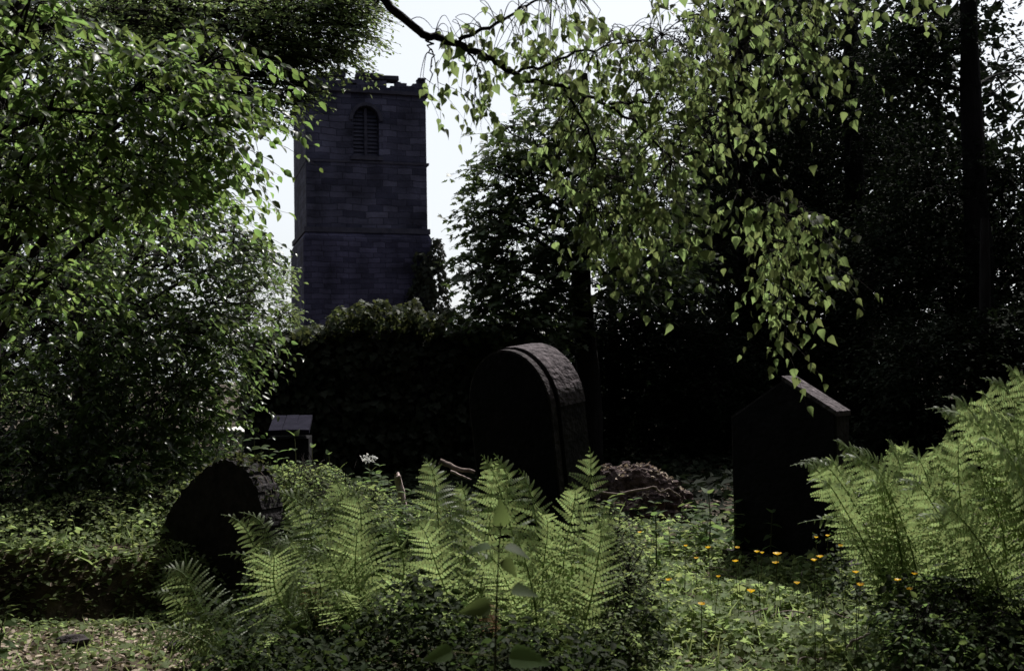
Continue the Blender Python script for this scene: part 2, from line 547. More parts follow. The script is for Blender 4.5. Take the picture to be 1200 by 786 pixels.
# lower stage: a little wider, with a sloping set-off
bm = bmesh.new()
e = 0.15
prof = [(e, -0.9), (e, Z1 - 0.38), (0.0, Z1 - 0.02)]
rings = []
for off, z in prof:
    rings.append([bm.verts.new(p) for p in ((-off, -off, z), (TW + off, -off, z), (TW + off, TD + off, z), (-off, TD + off, z))])
for a, b_ in zip(rings, rings[1:]):
    for i in range(4):
        bm.faces.new([a[i], a[(i + 1) % 4], b_[(i + 1) % 4], b_[i]])
from_bm("lower_stage", bm, M['tower_low'], **K)
bm = bmesh.new()
box(bm, -0.1, TW + 0.1, -0.1, TD + 0.1, Z1 - 0.12, Z1 + 0.10)
from_bm("string_course", bm, M['trim'], **K)

# upper stage with an arched belfry window
WX, WW, WS, WR = 2.45, 1.06, 10.62, 12.15    # centre, width, sill, spring line
bm = bmesh.new()
na = 12
arch = [(WX + WW / 2 * math.cos(a), WR + 0.62 * math.sin(a)) for a in np.linspace(math.pi, 0, na + 1)]
V = lambda x, z, y=0.0: bm.verts.new((x, y, z))
x0, x1 = WX - WW / 2, WX + WW / 2


def quad(pts):
    bm.faces.new([V(*p) for p in pts])


zb = Z1 + 0.06
quad([(0, zb), (x0, zb), (x0, ZT - 0.6), (0, ZT - 0.6)])
quad([(x1, zb), (TW, zb), (TW, ZT - 0.6), (x1, ZT - 0.6)])
quad([(x0, zb), (x1, zb), (x1, WS), (x0, WS)])
for p, q in zip(arch, arch[1:]):
    quad([p, q, (q[0], ZT - 0.6), (p[0], ZT - 0.6)])
REV = 0.42
outline = [(x0, WS)] + arch + [(x1, WS)]
for p, q in zip(outline, outline[1:] + outline[:1]):
    quad([(p[0], p[1], 0), (q[0], q[1], 0), (q[0], q[1], REV), (p[0], p[1], REV)])
bm.faces.new([V(p[0], p[1], REV) for p in outline])
quad([(0, zb, 0), (0, ZT - 0.6, 0), (0, ZT - 0.6, TD), (0, zb, TD)])
quad([(TW, zb, 0), (TW, zb, TD), (TW, ZT - 0.6, TD), (TW, ZT - 0.6, 0)])
quad([(0, zb, TD), (0, ZT - 0.6, TD), (TW, ZT - 0.6, TD), (TW, zb, TD)])
quad([(0, ZT - 0.6, 0), (TW, ZT - 0.6, 0), (TW, ZT - 0.6, TD), (0, ZT - 0.6, TD)])
bmesh.ops.remove_doubles(bm, verts=bm.verts, dist=1e-4)
from_bm("upper_stage", bm, M['tower'], **K)

# belfry window: hood mould, louvre boards, mullion
bm = bmesh.new()
for (r0, r1) in ((0.02, 0.16),):
    o1 = [(WX + (WW / 2 + r1) * math.cos(a), WR + (0.62 + r1) * math.sin(a)) for a in np.linspace(math.pi, 0, na + 1)]
    i1 = [(WX + (WW / 2 + r0) * math.cos(a), WR + (0.62 + r0) * math.sin(a)) for a in np.linspace(math.pi, 0, na + 1)]
    for k in range(na):
        pts = [o1[k], o1[k + 1], i1[k + 1], i1[k]]
        f = [bm.verts.new((p[0], -0.07, p[1])) for p in pts]
        b_ = [bm.verts.new((p[0], 0.02, p[1])) for p in pts]
        bm.faces.new(f)
        for s in range(4):
            bm.faces.new([f[s], f[(s + 1) % 4], b_[(s + 1) % 4], b_[s]])
win = from_bm("window", bm, M['trim'], **K)
bm = bmesh.new()
for k in range(12):
    z = WS + 0.06 + k * 0.165
    hw = WW / 2 - 0.02 if z < WR - 0.1 else WW / 2 * math.sqrt(max(0.02, 1 - ((z + 0.1 - WR) / 0.62) ** 2)) - 0.03
    if hw < 0.08:
        continue
    vs = [bm.verts.new(p) for p in ((WX - hw, 0.20, z), (WX + hw, 0.20, z), (WX + hw, 0.27, z + 0.158), (WX - hw, 0.27, z + 0.158))]
    bm.faces.new(vs)
lv = from_bm("louvre_boards", bm, M['louvre'])
lv.parent = win
bm = bmesh.new()
box(bm, WX - 0.06, WX + 0.06, 0.13, 0.27, WS, WR + 0.58)
mu = from_bm("mullion", bm, M['trim'])
mu.parent = win
bm = bmesh.new()
box(bm, x0 - 0.12, x1 + 0.12, -0.08, 0.02, WS - 0.17, WS - 0.003)
sl = from_bm("sill", bm, M['trim'])
sl.parent = win
# thin band under the sill and the cornice under the parapet
bm = bmesh.new()
box(bm, -0.025, TW + 0.10, -0.025, TD + 0.03, WS - 0.30, WS - 0.20, 0.008)
from_bm("string_course", bm, M['trim'], **K)
bm = bmesh.new()
box(bm, -0.12, TW + 0.12, -0.12, TD + 0.12, Z2 - 0.12, Z2 + 0.03)
from_bm("cornice", bm, M['trim'], **K)
# parapet wall of rough stones, holed and broken
def lx(px):
    return (px - 361) / 138.0 * TW


bm = bmesh.new()
TK = 0.34
zA = Z2 + 0.02
for a, b_, za, zb2 in ((0, lx(396), zA, zA + .47), (lx(396), lx(403), zA, zA + .36), (lx(403), lx(413), zA, zA + .46), (lx(413), lx(418.5), zA, zA + .20), (lx(413.2), lx(419), zA + .27, zA + .42),
                      (lx(419), lx(453.5), zA, zA + .48), (lx(453.5), lx(458), zA, zA + .16), (lx(458), lx(464), zA, zA + .24), (lx(464), lx(470), zA, zA + .44), (lx(470), lx(477), zA, zA + .40),
                      (lx(477), lx(484), zA, zA + .30), (lx(484), lx(490), zA, zA + .40), (lx(490), TW, zA, zA + .56)):
    box(bm, a, b_ - 0.004, -0.02, TK, za, zb2, 0.012)
# the other three sides
yy = 0.36
while yy < TD - 0.4:
    w = rng.uniform(0.35, 0.7)
    h = rng.uniform(0.25, 0.5)
    box(bm, -0.02, TK, yy, min(yy + w, TD - 0.35), zA, zA + h, 0.012)
    box(bm, TW - TK, TW + 0.02, yy, min(yy + w, TD - 0.35), zA, zA + h * 0.9, 0.012)
    yy += w + 0.005
xx = 0.0
while xx < TW:
    w = rng.uniform(0.35, 0.7)
    box(bm, xx, min(xx + w, TW), TD - 0.33, TD + 0.02, zA, zA + rng.uniform(0.15, 0.35), 0.012)
    xx += w + 0.005
from_bm("parapet", bm, M['tower'], **K)
for a, b_, z0, z1 in ((lx(374), lx(389), .48, .62), (lx(389), lx(406), .495, .82), (lx(419), lx(434), .49, .74), (lx(434.3), lx(450.3), .49, .72), (lx(450.5), lx(468), .47, .67), (lx(490), lx(499), .57, .68)):
    bm = bmesh.new()
    box(bm, a, b_, -0.10, TK + 0.08, zA + z0, zA + z1, 0.035)
    bmesh.ops.bevel(bm, geom=bm.edges[:], offset=0.03, segments=1, affect='EDGES')
    from_bm("coping_stone", bm, M['trim'], **K)

# ------------------------------------------------------------------ ruined wall below the tower
WD = 16.0
wl, wr = at(286, 440, WD)[0], at(600, 440, WD)[0]
wall = thing("stone_wall", "low dark ruined stone wall under the ivy in front of the tower", "wall", ((wl + wr) / 2, WD, 0))
bm = bmesh.new()
n = 36
wx = np.linspace(wl, wr, n)
top = 2.12 + 0.10 * np.sin(wx * 2.3) + rng.normal(0, 0.05, n)
top[:3] = [1.7, 1.95, 2.05]
for k in range(n - 1):
    a, b_ = wx[k], wx[k + 1]
    pts = [(a, WD, -0.3), (b_, WD, -0.3), (b_, WD, top[k + 1]), (a, WD, top[k])]
    f = [bm.verts.new(p) for p in pts]
    r = [bm.verts.new((p[0], WD + 0.6, p[2])) for p in pts]
    bm.faces.new(f)
    bm.faces.new(r[::-1])
    bm.faces.new([f[3], f[2], r[2], r[3]])
    if k in (0, n - 2):
        s = (0, 3) if k == 0 else (1, 2)
        bm.faces.new([f[s[0]], f[s[1]], r[s[1]], r[s[0]]])
bmesh.ops.remove_doubles(bm, verts=bm.verts, dist=1e-4)
from_bm("masonry", bm, M['wall'], wall)


def rnd_ball(n, shell=0.0):
    v = norm(rng.normal(size=(n, 3)))
    return v * (rng.uniform(shell, 1, n) ** (1 / 3))[:, None]


def ivy(name, label, clumps, size, mat="ivy_leaf", face=(0, -1, 0.4), template=T_LOBE):
    """leafy creeper: clumps = (centre, (rx, ry, rz), count)"""
    b_ = Buf()
    tw = Buf()
    c0 = np.asarray(clumps[0][0], float)
    t = thing(name, label, "ivy", (c0[0], c0[1], 0))
    for c, r, cnt in clumps:
        c = np.asarray(c, float)
        q = rnd_ball(cnt, 0.35)
        p = c + q * np.asarray(r)
        nr = norm(q * 0.8 + np.asarray(face) + rng.normal(0, 0.5, (cnt, 3)))
        ax = np.cross(nr, rng.normal(size=(cnt, 3))) + np.array([0, 0, -0.5])
        put_leaves(b_, p, ax, nr, size * rng.uniform(0.6, 1.3, cnt), template)
        for _ in range(3):
            e_ = c + rnd_ball(1)[0] * np.asarray(r)
            s_ = np.array([c[0] + rng.normal(0, 0.2), c[1], max(0, c[2] - r[2] - 0.3)])
            tubes(tw, bez(s_, (s_ + e_) / 2 + rng.normal(0, 0.1, 3), e_, 6), np.linspace(0.012, 0.004, 6))
    b_.build("leaves", M[mat], t)
    tw.build("stem", M['bark'], t)
    return t


cl = []
for px, py, rx, ry, cnt in ((335, 393, 20, 12, 110), (368, 386, 24, 12, 200), (398, 376, 17, 18, 240), (424, 364, 18, 18, 260), (440, 372, 20, 22, 260), (474, 366, 22, 17, 270), (503, 376, 20, 18, 240), (528, 376, 16, 22, 200), (556, 388, 26, 14, 230), (590, 390, 24, 18, 220), (448, 352, 10, 9, 60), (398, 360, 6, 8, 24), (486, 352, 8, 9, 36)):
    cl.append((at(px, py + 6, WD - 0.0), (rx / F * WD, 0.4, ry / F * WD), cnt))
ivy("ivy", "sunlit ivy heaped along the top of the ruined wall", cl, 0.10, face=(0, -0.2, 0.9))
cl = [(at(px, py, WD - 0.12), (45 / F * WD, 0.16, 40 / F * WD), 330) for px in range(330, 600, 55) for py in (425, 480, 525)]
ivy("ivy", "ivy hanging down the face of the ruined wall, coloured dark for shade", cl, 0.13, "shade_ivy")
cl = []
for px, py, rx, ry, cnt in ((512, 300, 9, 22, 200), (506, 325, 20, 24, 360), (502, 350, 28, 22, 420), (496, 372, 34, 20, 400), (492, 310, 8, 20, 90)):
    cl.append((at(px, py, 46.2), (rx / F * 46, 0.5, ry / F * 46), cnt))
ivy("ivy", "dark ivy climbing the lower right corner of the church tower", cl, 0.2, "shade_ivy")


# ------------------------------------------------------------------ trees
def tree(name, label, cat, trunk_pts, trunk_r, clumps, leaf, mat, template, group=None, slen=0.5, k=10, droop=0.25, hang=0.0, jit=0.45, twig_r=0.004, limb_r=0.05, out_bias=0.8, detail_twigs=True, flat=0.35, up=(0, 0, 1), bark='bark', shell=0.25):
    """clumps: (px, py, depth, rx px, ry px, rd metres, sprays)"""
    tp = np.asarray(trunk_pts, float)
    t = thing(name, label, cat, tp[0], group)
    tk, cr, lb = Buf(), Buf(), Buf()
    kk = len(tp)
    tr = np.linspace(trunk_r, trunk_r * 0.35, kk)
    fine = np.linspace(0, 1, kk * 4)
    tpf = np.stack([np.interp(fine, np.linspace(0, 1, kk), tp[:, i]) for i in range(3)], 1)
    trf = np.interp(fine, np.linspace(0, 1, kk), tr) * (1 + rng.normal(0, 0.04, len(fine)))
    trf[0] *= 1.35
    tubes(tk, tpf, trf, 9)
    for px, py, d, rx, ry, rd, ns in clumps:
        c = at(px, py, d)
        R = np.array([rx / F * d, rd, ry / F * d])
        dd = np.linalg.norm(tpf - c + np.array([0, 0, 0.6]), axis=1)
        root = tpf[np.argmin(dd)]
        mid = (root + c) / 2 + np.array([0, 0, 0.12 * np.linalg.norm(c - root)])
        far = np.linalg.norm(c - root)
        lr = min(limb_r, 0.02 + 0.012 * far)
        tipc = c + norm(c - root) * R.mean() * 0.5
        limb = bez(root, mid, tipc, 14)
        tubes(lb, limb, np.linspace(lr, lr * 0.2, 14), 5)
        nb = max(3, int(3 + ns / 14))
        st = limb[rng.integers(6, 14, nb)]
        en = c + rnd_ball(nb, 0.3) * R * 0.85
        mdb = (st + en) / 2 + rng.normal(0, 0.08, (nb, 3)) + np.array([0, 0, 0.08])
        tq = np.linspace(0, 1, 7)[None, :, None]
        sub = (1 - tq) ** 2 * st[:, None] + 2 * tq * (1 - tq) * mdb[:, None] + tq ** 2 * en[:, None]
        tubes(lb, sub, np.broadcast_to(np.linspace(lr * 0.3 + 0.002, twig_r, 7), (nb, 7)), 4)
        anchors = np.concatenate([limb[5:], sub.reshape(-1, 3)])
        q = rnd_ball(ns, shell)
        b_ = c + q * R
        outd = norm(q * R + 1e-6) * out_bias + norm(c - root) * 0.35 + rng.normal(0, 0.35, (ns, 3))
        outd[:, 2] *= flat
        outd = norm(outd)
        L = slen * rng.uniform(0.55, 1.25, ns)
        b0 = b_ - outd * L[:, None] * 0.5
        sprays(cr, lb if detail_twigs else None, b0, outd, L, k, leaf, template, droop, hang, jit, twig_r, up)
        sel = rng.random(ns) < (0.6 if detail_twigs else 0.15)
        if sel.any():
            da = np.linalg.norm(anchors[None] - b0[sel][:, None], axis=2)
            st = anchors[np.argmin(da, 1)]
            md = (st + b0[sel]) / 2 + rng.normal(0, 0.06, (sel.sum(), 3)) + np.array([0, 0, 0.05])
            tubes(lb, np.stack([st, md, b0[sel]], 1), np.broadcast_to(np.array([1.5, 1.2, 1.0]) * twig_r, (sel.sum(), 3)), 3)
    tk.build("trunk", M[bark], t, True)
    lb.build("limbs", M[bark], t)
    cr.build("crown", mat, t)
    return t


def root_at(px, d):
    p = at(px, 440, d)
    return np.array([p[0], p[1], float(ground_z(p[0], p[1])) - 0.1])


# left tree with broad oval leaves, close by
b0 = root_at(-40, 8.2)
tree("broadleaf_tree", "leafy tree at the left with broad bright green leaves near the camera", "tree",
     [b0, b0 + [0.1, 0, 1.2], b0 + [0.0, 0.2, 2.6], b0 + [0.3, 0.2, 4.4], b0 + [0.4, 0.4, 6.0]], 0.2,
     [(30, 30, 5.2, 110, 60, 0.5, 70), (60, 130, 5.6, 120, 50, 0.5, 75), (170, 100, 5.6, 90, 45, 0.5, 60), (255, 75, 6.0, 70, 40, 0.5, 40), (250, 140, 6.2, 80, 50, 0.5, 60),
      (120, 200, 6.0, 130, 36, 0.5, 66), (40, 330, 6.6, 90, 40, 0.5, 42), (150, 250, 7.0, 80, 26, 0.5, 22), (20, 230, 5.4, 90, 40, 0.4, 45), (230, 205, 6.6, 65, 40, 0.5, 50)],
     0.086, M['left_leaf'], [T_OVAL, T_OVAL_CURLED], slen=0.5, k=9, droop=0.35, hang=0.15, twig_r=0.003, limb_r=0.03)
b0 = root_at(90, 10.5)
tree("broadleaf_tree", "lower bushy tree on the left with glinting leaves reaching towards the tower", "tree",
     [b0, b0 + [0.1, 0, 1.4], b0 + [-0.1, 0.2, 2.8], b0 + [0.3, 0.2, 4.2]], 0.16,
     [(50, 290, 8.6, 110, 55, 0.8, 110), (170, 290, 8.8, 100, 55, 0.8, 120), (255, 280, 9.4, 60, 50, 0.7, 60), (280, 350, 9.6, 40, 55, 0.6, 42), (60, 390, 8.6, 120, 55, 0.8, 120), (170, 380, 9.0, 100, 55, 0.8, 130),
      (255, 400, 9.2, 70, 50, 0.7, 110), (70, 470, 8.8, 110, 50, 0.8, 110), (190, 470, 9.0, 90, 50, 0.8, 120), (240, 470, 9.2, 55, 40, 0.6, 70), (40, 545, 8.4, 90, 45, 0.7, 80), (150, 545, 8.6, 90, 45, 0.7, 100), (290, 300, 10.5, 30, 30, 0.5, 40)],
     0.090, M['low_leaf'], [T_OVAL, T_OVAL_CURLED], slen=0.5, k=8, droop=0.35, hang=0.1, twig_r=0.003, limb_r=0.03)
# fine-leaved dark tree over the top left
b0 = root_at(-60, 13)
tree("ash_tree", "tall shaded tree with fine leaves reaching over the tower from the top left", "tree",
     [b0, b0 + [0.2, 0, 2.5], b0 + [0.4, 0, 5.0], b0 + [1.0, 0, 7.0]], 0.24,
     [(180, 20, 12, 80, 50, 1.0, 260), (260, 40, 12, 90, 60, 1.0, 330), (340, 30, 12, 70, 50, 0.9, 230), (395, 30, 12, 48, 45, 0.7, 150), (425, 5, 12, 30, 25, 0.5, 40), (360, 72, 12, 34, 26, 0.6, 40), (310, 95, 12, 55, 40, 0.8, 130), (230, 110, 12, 70, 50, 0.9, 180), (352, 110, 12, 20, 22, 0.5, 18), (410, -10, 12, 40, 40, 0.8, 90), (110, 20, 13, 90, 60, 1, 200), (60, 200, 13.5, 120, 90, 1, 260), (180, 250, 13.5, 90, 90, 1, 240), (60, 400, 13, 120, 100, 1, 300), (190, 420, 13, 80, 90, 1, 240)],
     0.085, M['fine_leaf'], T_DIAM, slen=0.55, k=12, droop=0.2, twig_r=0.006, limb_r=0.06)
# pale tree far behind, left of the tower
b0 = root_at(285, 36)
tree("distant_tree", "pale distant tree just left of the church tower", "tree",
     [b0, b0 + [0.1, 0, 2.0], b0 + [0.2, 0, 4.5]], 0.22,
     [(300, 296, 36, 24, 22, 1.2, 34), (325, 318, 36, 20, 20, 1.2, 36), (312, 350, 36, 30, 26, 1.2, 70), (335, 372, 36, 20, 14, 1, 50), (280, 345, 36, 26, 30, 1.2, 60), (250, 400, 36, 60, 40, 1.3, 120)],
     0.20, M['fine_leaf'], T_DIAM, slen=0.8, k=9, twig_r=0.008, limb_r=0.07)
# sycamore right of the tower
b0 = root_at(690, 16.5)
tree("sycamore_tree", "dark sycamore tree right of the tower with lobed leaves against the sky", "tree",
     [b0, b0 + [0.0, 0, 1.5], b0 + [-0.1, 0.1, 3.0], b0 + [0.1, 0, 4.6], b0 + [0.0, 0, 6.2]], 0.22,
     [(610, 165, 16, 45, 35, 0.9, 51), (585, 205, 16, 42, 30, 0.9, 54), (640, 210, 16, 55, 40, 1, 88), (575, 260, 16, 38, 30, 0.9, 57), (625, 270, 16, 55, 40, 1, 102), (565, 310, 16, 35, 30, 0.9, 61), (610, 330, 16, 55, 35, 1, 102),
      (590, 370, 16, 50, 26, 1, 88), (690, 170, 16, 50, 40, 1, 74), (700, 240, 16, 60, 45, 1, 108), (690, 310, 16, 60, 45, 1, 115), (655, 120, 16, 50, 35, 0.9, 47), (760, 200, 16.5, 60, 60, 1, 102), (770, 300, 16.5, 60, 60, 1, 122), (640, 380, 16, 50, 30, 0.8, 88)],
     0.135, M['maple_leaf'], T_MAPLE, bark='dark_bark', slen=0.6, k=9, droop=0.25, twig_r=0.006, limb_r=0.06)

# dark evergreens on the right and behind the gravestones
def dark_tree(label, px, d, h, r, clumps, leaf=0.11, lean=0.0):
    b0 = root_at(px, d)
    return tree("dark_tree", label, "tree", [b0, b0 + [lean * .3, 0, h * .3], b0 + [lean * .6, 0.1, h * .6], b0 + [lean, 0, h]], r, clumps, leaf, M['dark_leaf'], T_DIAM,
                group="dark trees on the right", slen=0.6, k=14, droop=0.3, twig_r=0.007, limb_r=0.07, detail_twigs=False, shell=0.0, bark='dark_bark')


dark_tree("dark bushy tree behind the round topped headstone", 720, 18.5, 3.6, 0.16,
          [(600, 430, 18, 60, 50, 0.9, 330), (690, 400, 18, 70, 60, 1, 420), (760, 380, 18, 70, 70, 1, 450), (640, 490, 18, 90, 45, 0.9, 400), (740, 480, 18, 80, 55, 1, 430), (830, 440, 18, 70, 80, 1, 470), (560, 500, 19, 60, 40, 0.8, 260)])
dark_tree("dense dark tree in the middle right behind the pale hanging leaves", 880, 19.5, 9.0, 0.26,
          [(800, 110, 19.5, 60, 70, 1, 160), (850, 190, 19.5, 80, 80, 1.2, 330), (850, 300, 19.5, 80, 80, 1.2, 430), (920, 240, 19.5, 70, 90, 1.2, 380), (920, 120, 19.5, 80, 80, 1.2, 300), (930, 360, 19.5, 80, 80, 1.2, 450), (860, 400, 19.5, 80, 60, 1.1, 380), (900, 480, 19.5, 90, 60, 1, 420), (880, 30, 19.5, 80, 50, 1, 200)])
dark_tree("tall dark tree with a bare trunk showing in the top right", 1152, 15, 9.0, 0.24,
          [(1060, 90, 15.5, 60, 70, 1, 170), (1100, 220, 15.5, 70, 70, 1, 260), (1040, 300, 15.5, 70, 80, 1.1, 330), (1110, 340, 15.5, 80, 80, 1.1, 380), (1190, 330, 15.5, 60, 80, 1, 270), (1180, 90, 16.5, 50, 90, 0.8, 60), (1190, 220, 15.5, 40, 50, 0.8, 120), (1100, 20, 15.5, 70, 50, 1, 150)])
dark_tree("dark shaded tree filling the gap behind the sloping headstone", 1010, 19, 9.5, 0.28,
          [(1000, 60, 19, 80, 80, 1.2, 240), (1000, 180, 19, 80, 80, 1.2, 330), (980, 290, 19, 80, 80, 1.2, 400), (1000, 400, 19, 90, 80, 1.2, 420), (1010, 490, 19, 100, 60, 1.1, 420)])
dark_tree("dark bush at the right edge behind the tall ferns", 1160, 13.5, 3.5, 0.14,
          [(1090, 430, 13.5, 80, 70, 0.9, 330), (1180, 420, 13.5, 60, 70, 0.9, 300), (1100, 520, 13.5, 90, 60, 0.9, 350), (1190, 520, 13.5, 60, 60, 0.8, 260), (980, 540, 14, 90, 45, 0.7, 250)])


# birches whose branches hang over the frame
def birch(label, trunk, boughs, clumps, leaf=0.062):
    tp = np.asarray(trunk, float)
    t = thing("birch_tree", label, "tree", tp[0], "birches with branches hanging over the view")
    tk, lb, cr = Buf(), Buf(), Buf()
    tubes(tk, tp, np.linspace(0.11, 0.05, len(tp)), 9)
    allp = []
    for pts, r0, r1 in boughs:
        P = np.asarray(pts, float)
        fine = np.linspace(0, 1, len(P) * 6)
        Pf = np.stack([np.interp(fine, np.linspace(0, 1, len(P)), P[:, i]) for i in range(3)], 1)
        ker = np.array([1, 2, 3, 2, 1]) / 9
        for i in range(3):
            pad = np.pad(Pf[:, i], 2, mode='edge')
            Pf[:, i] = np.convolve(pad, ker, 'valid')
        Pf[1:-1] += rng.normal(0, 0.006, Pf[1:-1].shape)
        tubes(lb, Pf, np.linspace(r0, r1, len(Pf)), 6)
        allp.append(Pf)
    allp = np.concatenate(allp)
    for px, py, d, rx, ry, rd, ns in clumps:
        if ns > 15:
            ns = int(ns * 0.9)
            rd *= 1.8
        c = at(px, py, d)
        R = np.array([rx / F * d, rd, ry / F * d])
        b_ = c + rnd_ball(ns) * R
        dr = rng.normal(0, 1, (ns, 3)) + np.array([0.5, 0, -0.5])
        dr[:, 2] = -np.abs(dr[:, 2]) * 0.7
        L = rng.uniform(0.12, 0.32, ns)
        sprays(cr, lb, b_, dr, L, 6, leaf, [T_BIRCH, T_BIRCH_CURLED, T_BIRCH_FOLDED], 0.4, 0.40, 0.5, 0.0016, petiole=0.35)
        # hair thin twigs back to the nearest bough
        dist = np.linalg.norm(allp[None] - (b_[:, None] + np.array([0, 0, 0.12])), axis=2)
        rt = allp[np.argmin(dist, 1)]
        md = (rt + b_) / 2 + np.array([0, 0, 0.07])
        tq = np.linspace(0, 1, 7)[None, :, None]
        cv = (1 - tq) ** 2 * rt[:, None] + 2 * tq * (1 - tq) * md[:, None] + tq ** 2 * b_[:, None]
        tubes(lb, cv, np.broadcast_to(np.linspace(0.0028, 0.0014, 7), (ns, 7)), 3)
    tk.build("trunk", M['bark'], t, True)
    lb.build("limbs", M['bark'], t)
    cr.build("crown", M['birch_leaf'], t)
    return t


A = at
g1 = float(ground_z(-3.2, 3.0))
birch("birch tree whose crooked bough enters at the top beside the tower", [(-3.2, 3.0, g1 - 0.1), (-3.1, 3.0, 1.5), (-3.0, 3.05, 3.0), (-2.7, 3.1, 4.6)],
      [([(-2.85, 3.08, 3.9), (-1.9, 3.9, 4.3), A(400, -90, 4.7), A(446, -2, 4.7), A(490, 40, 4.7), A(530, 48, 4.7), A(575, 68, 4.75), A(600, 88, 4.8), A(660, 102, 4.8), A(710, 122, 4.85), A(745, 142, 4.9), A(790, 190, 5.0)], 0.026, 0.004),
       ([A(500, 42, 4.7), A(506, 70, 4.65), A(503, 98, 4.65)], 0.005, 0.002), ([A(540, 52, 4.7), A(560, 80, 4.65), A(556, 120, 4.65)], 0.006, 0.002),
       ([A(535, 48, 4.7), A(600, 20, 4.8), A(660, -20, 4.9)], 0.010, 0.004), ([A(660, 102, 4.8), A(700, 170, 4.75), A(690, 260, 4.7)], 0.007, 0.002), ([A(710, 122, 4.85), A(760, 120, 4.9), A(820, 150, 5.0), A(860, 230, 5.0)], 0.007, 0.002),
       ([A(600, 88, 4.8), A(690, 60, 4.9), A(780, 40, 5.0)], 0.008, 0.003)],
      [(504, 100, 4.65, 14, 26, 0.1, 4), (556, 90, 4.65, 24, 40, 0.15, 11), (520, 25, 4.7, 30, 22, 0.15, 7), (590, 40, 4.8, 40, 40, 0.25, 16), (650, 40, 4.9, 55, 50, 0.35, 34), (720, 30, 5.0, 60, 45, 0.4, 40), (700, 110, 4.9, 60, 45, 0.35, 36), (780, 90, 5.0, 60, 55, 0.4, 46),
       (690, 240, 4.8, 40, 35, 0.25, 22), (740, 210, 4.9, 60, 50, 0.35, 40), (770, 260, 4.9, 40, 35, 0.25, 20), (700, 280, 4.8, 40, 18, 0.2, 12), (660, 170, 4.9, 40, 40, 0.3, 14)])
g2 = float(ground_z(3.6, 3.2))
birch("birch tree whose leafy sprays hang down in the right half of the view", [(3.6, 3.2, g2 - 0.1), (3.55, 3.25, 1.6), (3.4, 3.4, 3.2), (3.0, 3.6, 5.0)],
      [([(3.3, 3.45, 3.7), (2.6, 4.2, 4.3), A(1000, -80, 5.0), A(900, -20, 5.1), A(820, 20, 5.1)], 0.04, 0.008), ([A(900, -20, 5.1), A(860, 60, 5.0), A(850, 160, 5.0), A(880, 230, 4.9), A(920, 300, 4.85), A(922, 400, 4.8)], 0.012, 0.002),
       ([A(1000, -80, 5.0), A(960, 20, 4.9), A(945, 90, 4.8)], 0.010, 0.002), ([A(870, 230, 4.9), A(930, 240, 4.8), A(972, 290, 4.75)], 0.005, 0.002)],
      [(830, 20, 5.1, 70, 40, 0.4, 44), (900, 20, 5.0, 60, 40, 0.4, 40), (870, 90, 5.0, 65, 45, 0.4, 42), (940, 70, 4.8, 35, 45, 0.25, 18), (950, 20, 4.9, 40, 30, 0.3, 16), (1050, 0, 4.9, 40, 14, 0.2, 8), (880, 240, 4.9, 40, 25, 0.2, 16), (920, 270, 4.85, 45, 30, 0.25, 30), (955, 290, 4.75, 22, 25, 0.15, 10), (905, 320, 4.85, 30, 30, 0.2, 16), (915, 365, 4.8, 16, 26, 0.1, 7), (922, 400, 4.8, 6, 12, 0.06, 2), (800, 150, 5.0, 50, 40, 0.3, 24)])


# ------------------------------------------------------------------ gravestones
def extrude_profile(bm, prof, y0, y1, bevel=0.0):
    f = [bm.verts.new((x, y0, z)) for x, z in prof]
    b_ = [bm.verts.new((x, y1, z)) for x, z in prof]
    bm.faces.new(f)
    bm.faces.new(b_[::-1])
    n = len(prof)
    for i in range(n):
        bm.faces.new([f[i], b_[i], b_[(i + 1) % n], f[(i + 1) % n]])


def arch_profile(hw, h, rise, n=26, inset=0.0):
    hw2 = hw - inset
    pts = [(-hw2, -0.25)] + [(-hw2 * math.cos(a), h - rise + (rise - inset) * math.sin(a)) for a in np.linspace(0, math.pi, n)] + [(hw2, -0.25)]
    return [(x, z) for x, z in pts]


def place_stone(o, px, d, rz, tilt_front=0.0, tilt_side=0.0):
    p = at(px, 440, d)
    z = float(ground_z(p[0], p[1]))
    o.location = (p[0], p[1], z)
    o.rotation_euler = (tilt_front, tilt_side, rz)


# round topped headstone in the middle: front turned to the left
h = thing("headstone", "tall round topped headstone with a sunlit moulded edge behind the middle ferns", "headstone", (0, 0, 0), "headstones among the ferns")
place_stone(h, 622, 8.1, math.radians(-46), math.radians(7))
bm = bmesh.new(); extrude_profile(bm, arch_profile(0.44, 1.66, 0.44), 0.0, 0.26); from_bm("slab", bm, M['old_shade_stone'], h, True)  # dark body, shade of its sides put into the stone colour
bm = bmesh.new()
aw = np.linspace(math.radians(1), math.radians(150), 40)
ro = 0.447 + rng.normal(0, 0.0012, 40)
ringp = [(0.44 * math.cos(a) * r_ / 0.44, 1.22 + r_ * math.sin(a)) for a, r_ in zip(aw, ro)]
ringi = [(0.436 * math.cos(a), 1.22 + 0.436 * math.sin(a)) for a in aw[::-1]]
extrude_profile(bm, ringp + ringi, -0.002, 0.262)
from_bm("lit_top", bm, M['lit_stone'], h, True)  # paler strip painting sunlight along the top of the arch
bm = bmesh.new(); extrude_profile(bm, arch_profile(0.44, 1.66, 0.44, inset=0.035), -0.035, -0.002); from_bm("groove", bm, M['stone'], h, True)
bm = bmesh.new(); extrude_profile(bm, arch_profile(0.44, 1.66, 0.44, inset=0.006), -0.085, -0.037); from_bm("moulding", bm, M['stone'], h, True)

bm = bmesh.new(); extrude_profile(bm, arch_profile(0.44, 1.66, 0.44, inset=0.022), -0.091, -0.0875); from_bm("shade_panel", bm, M['shade_stone'], h, True)  # added near black panel standing for shade on the front

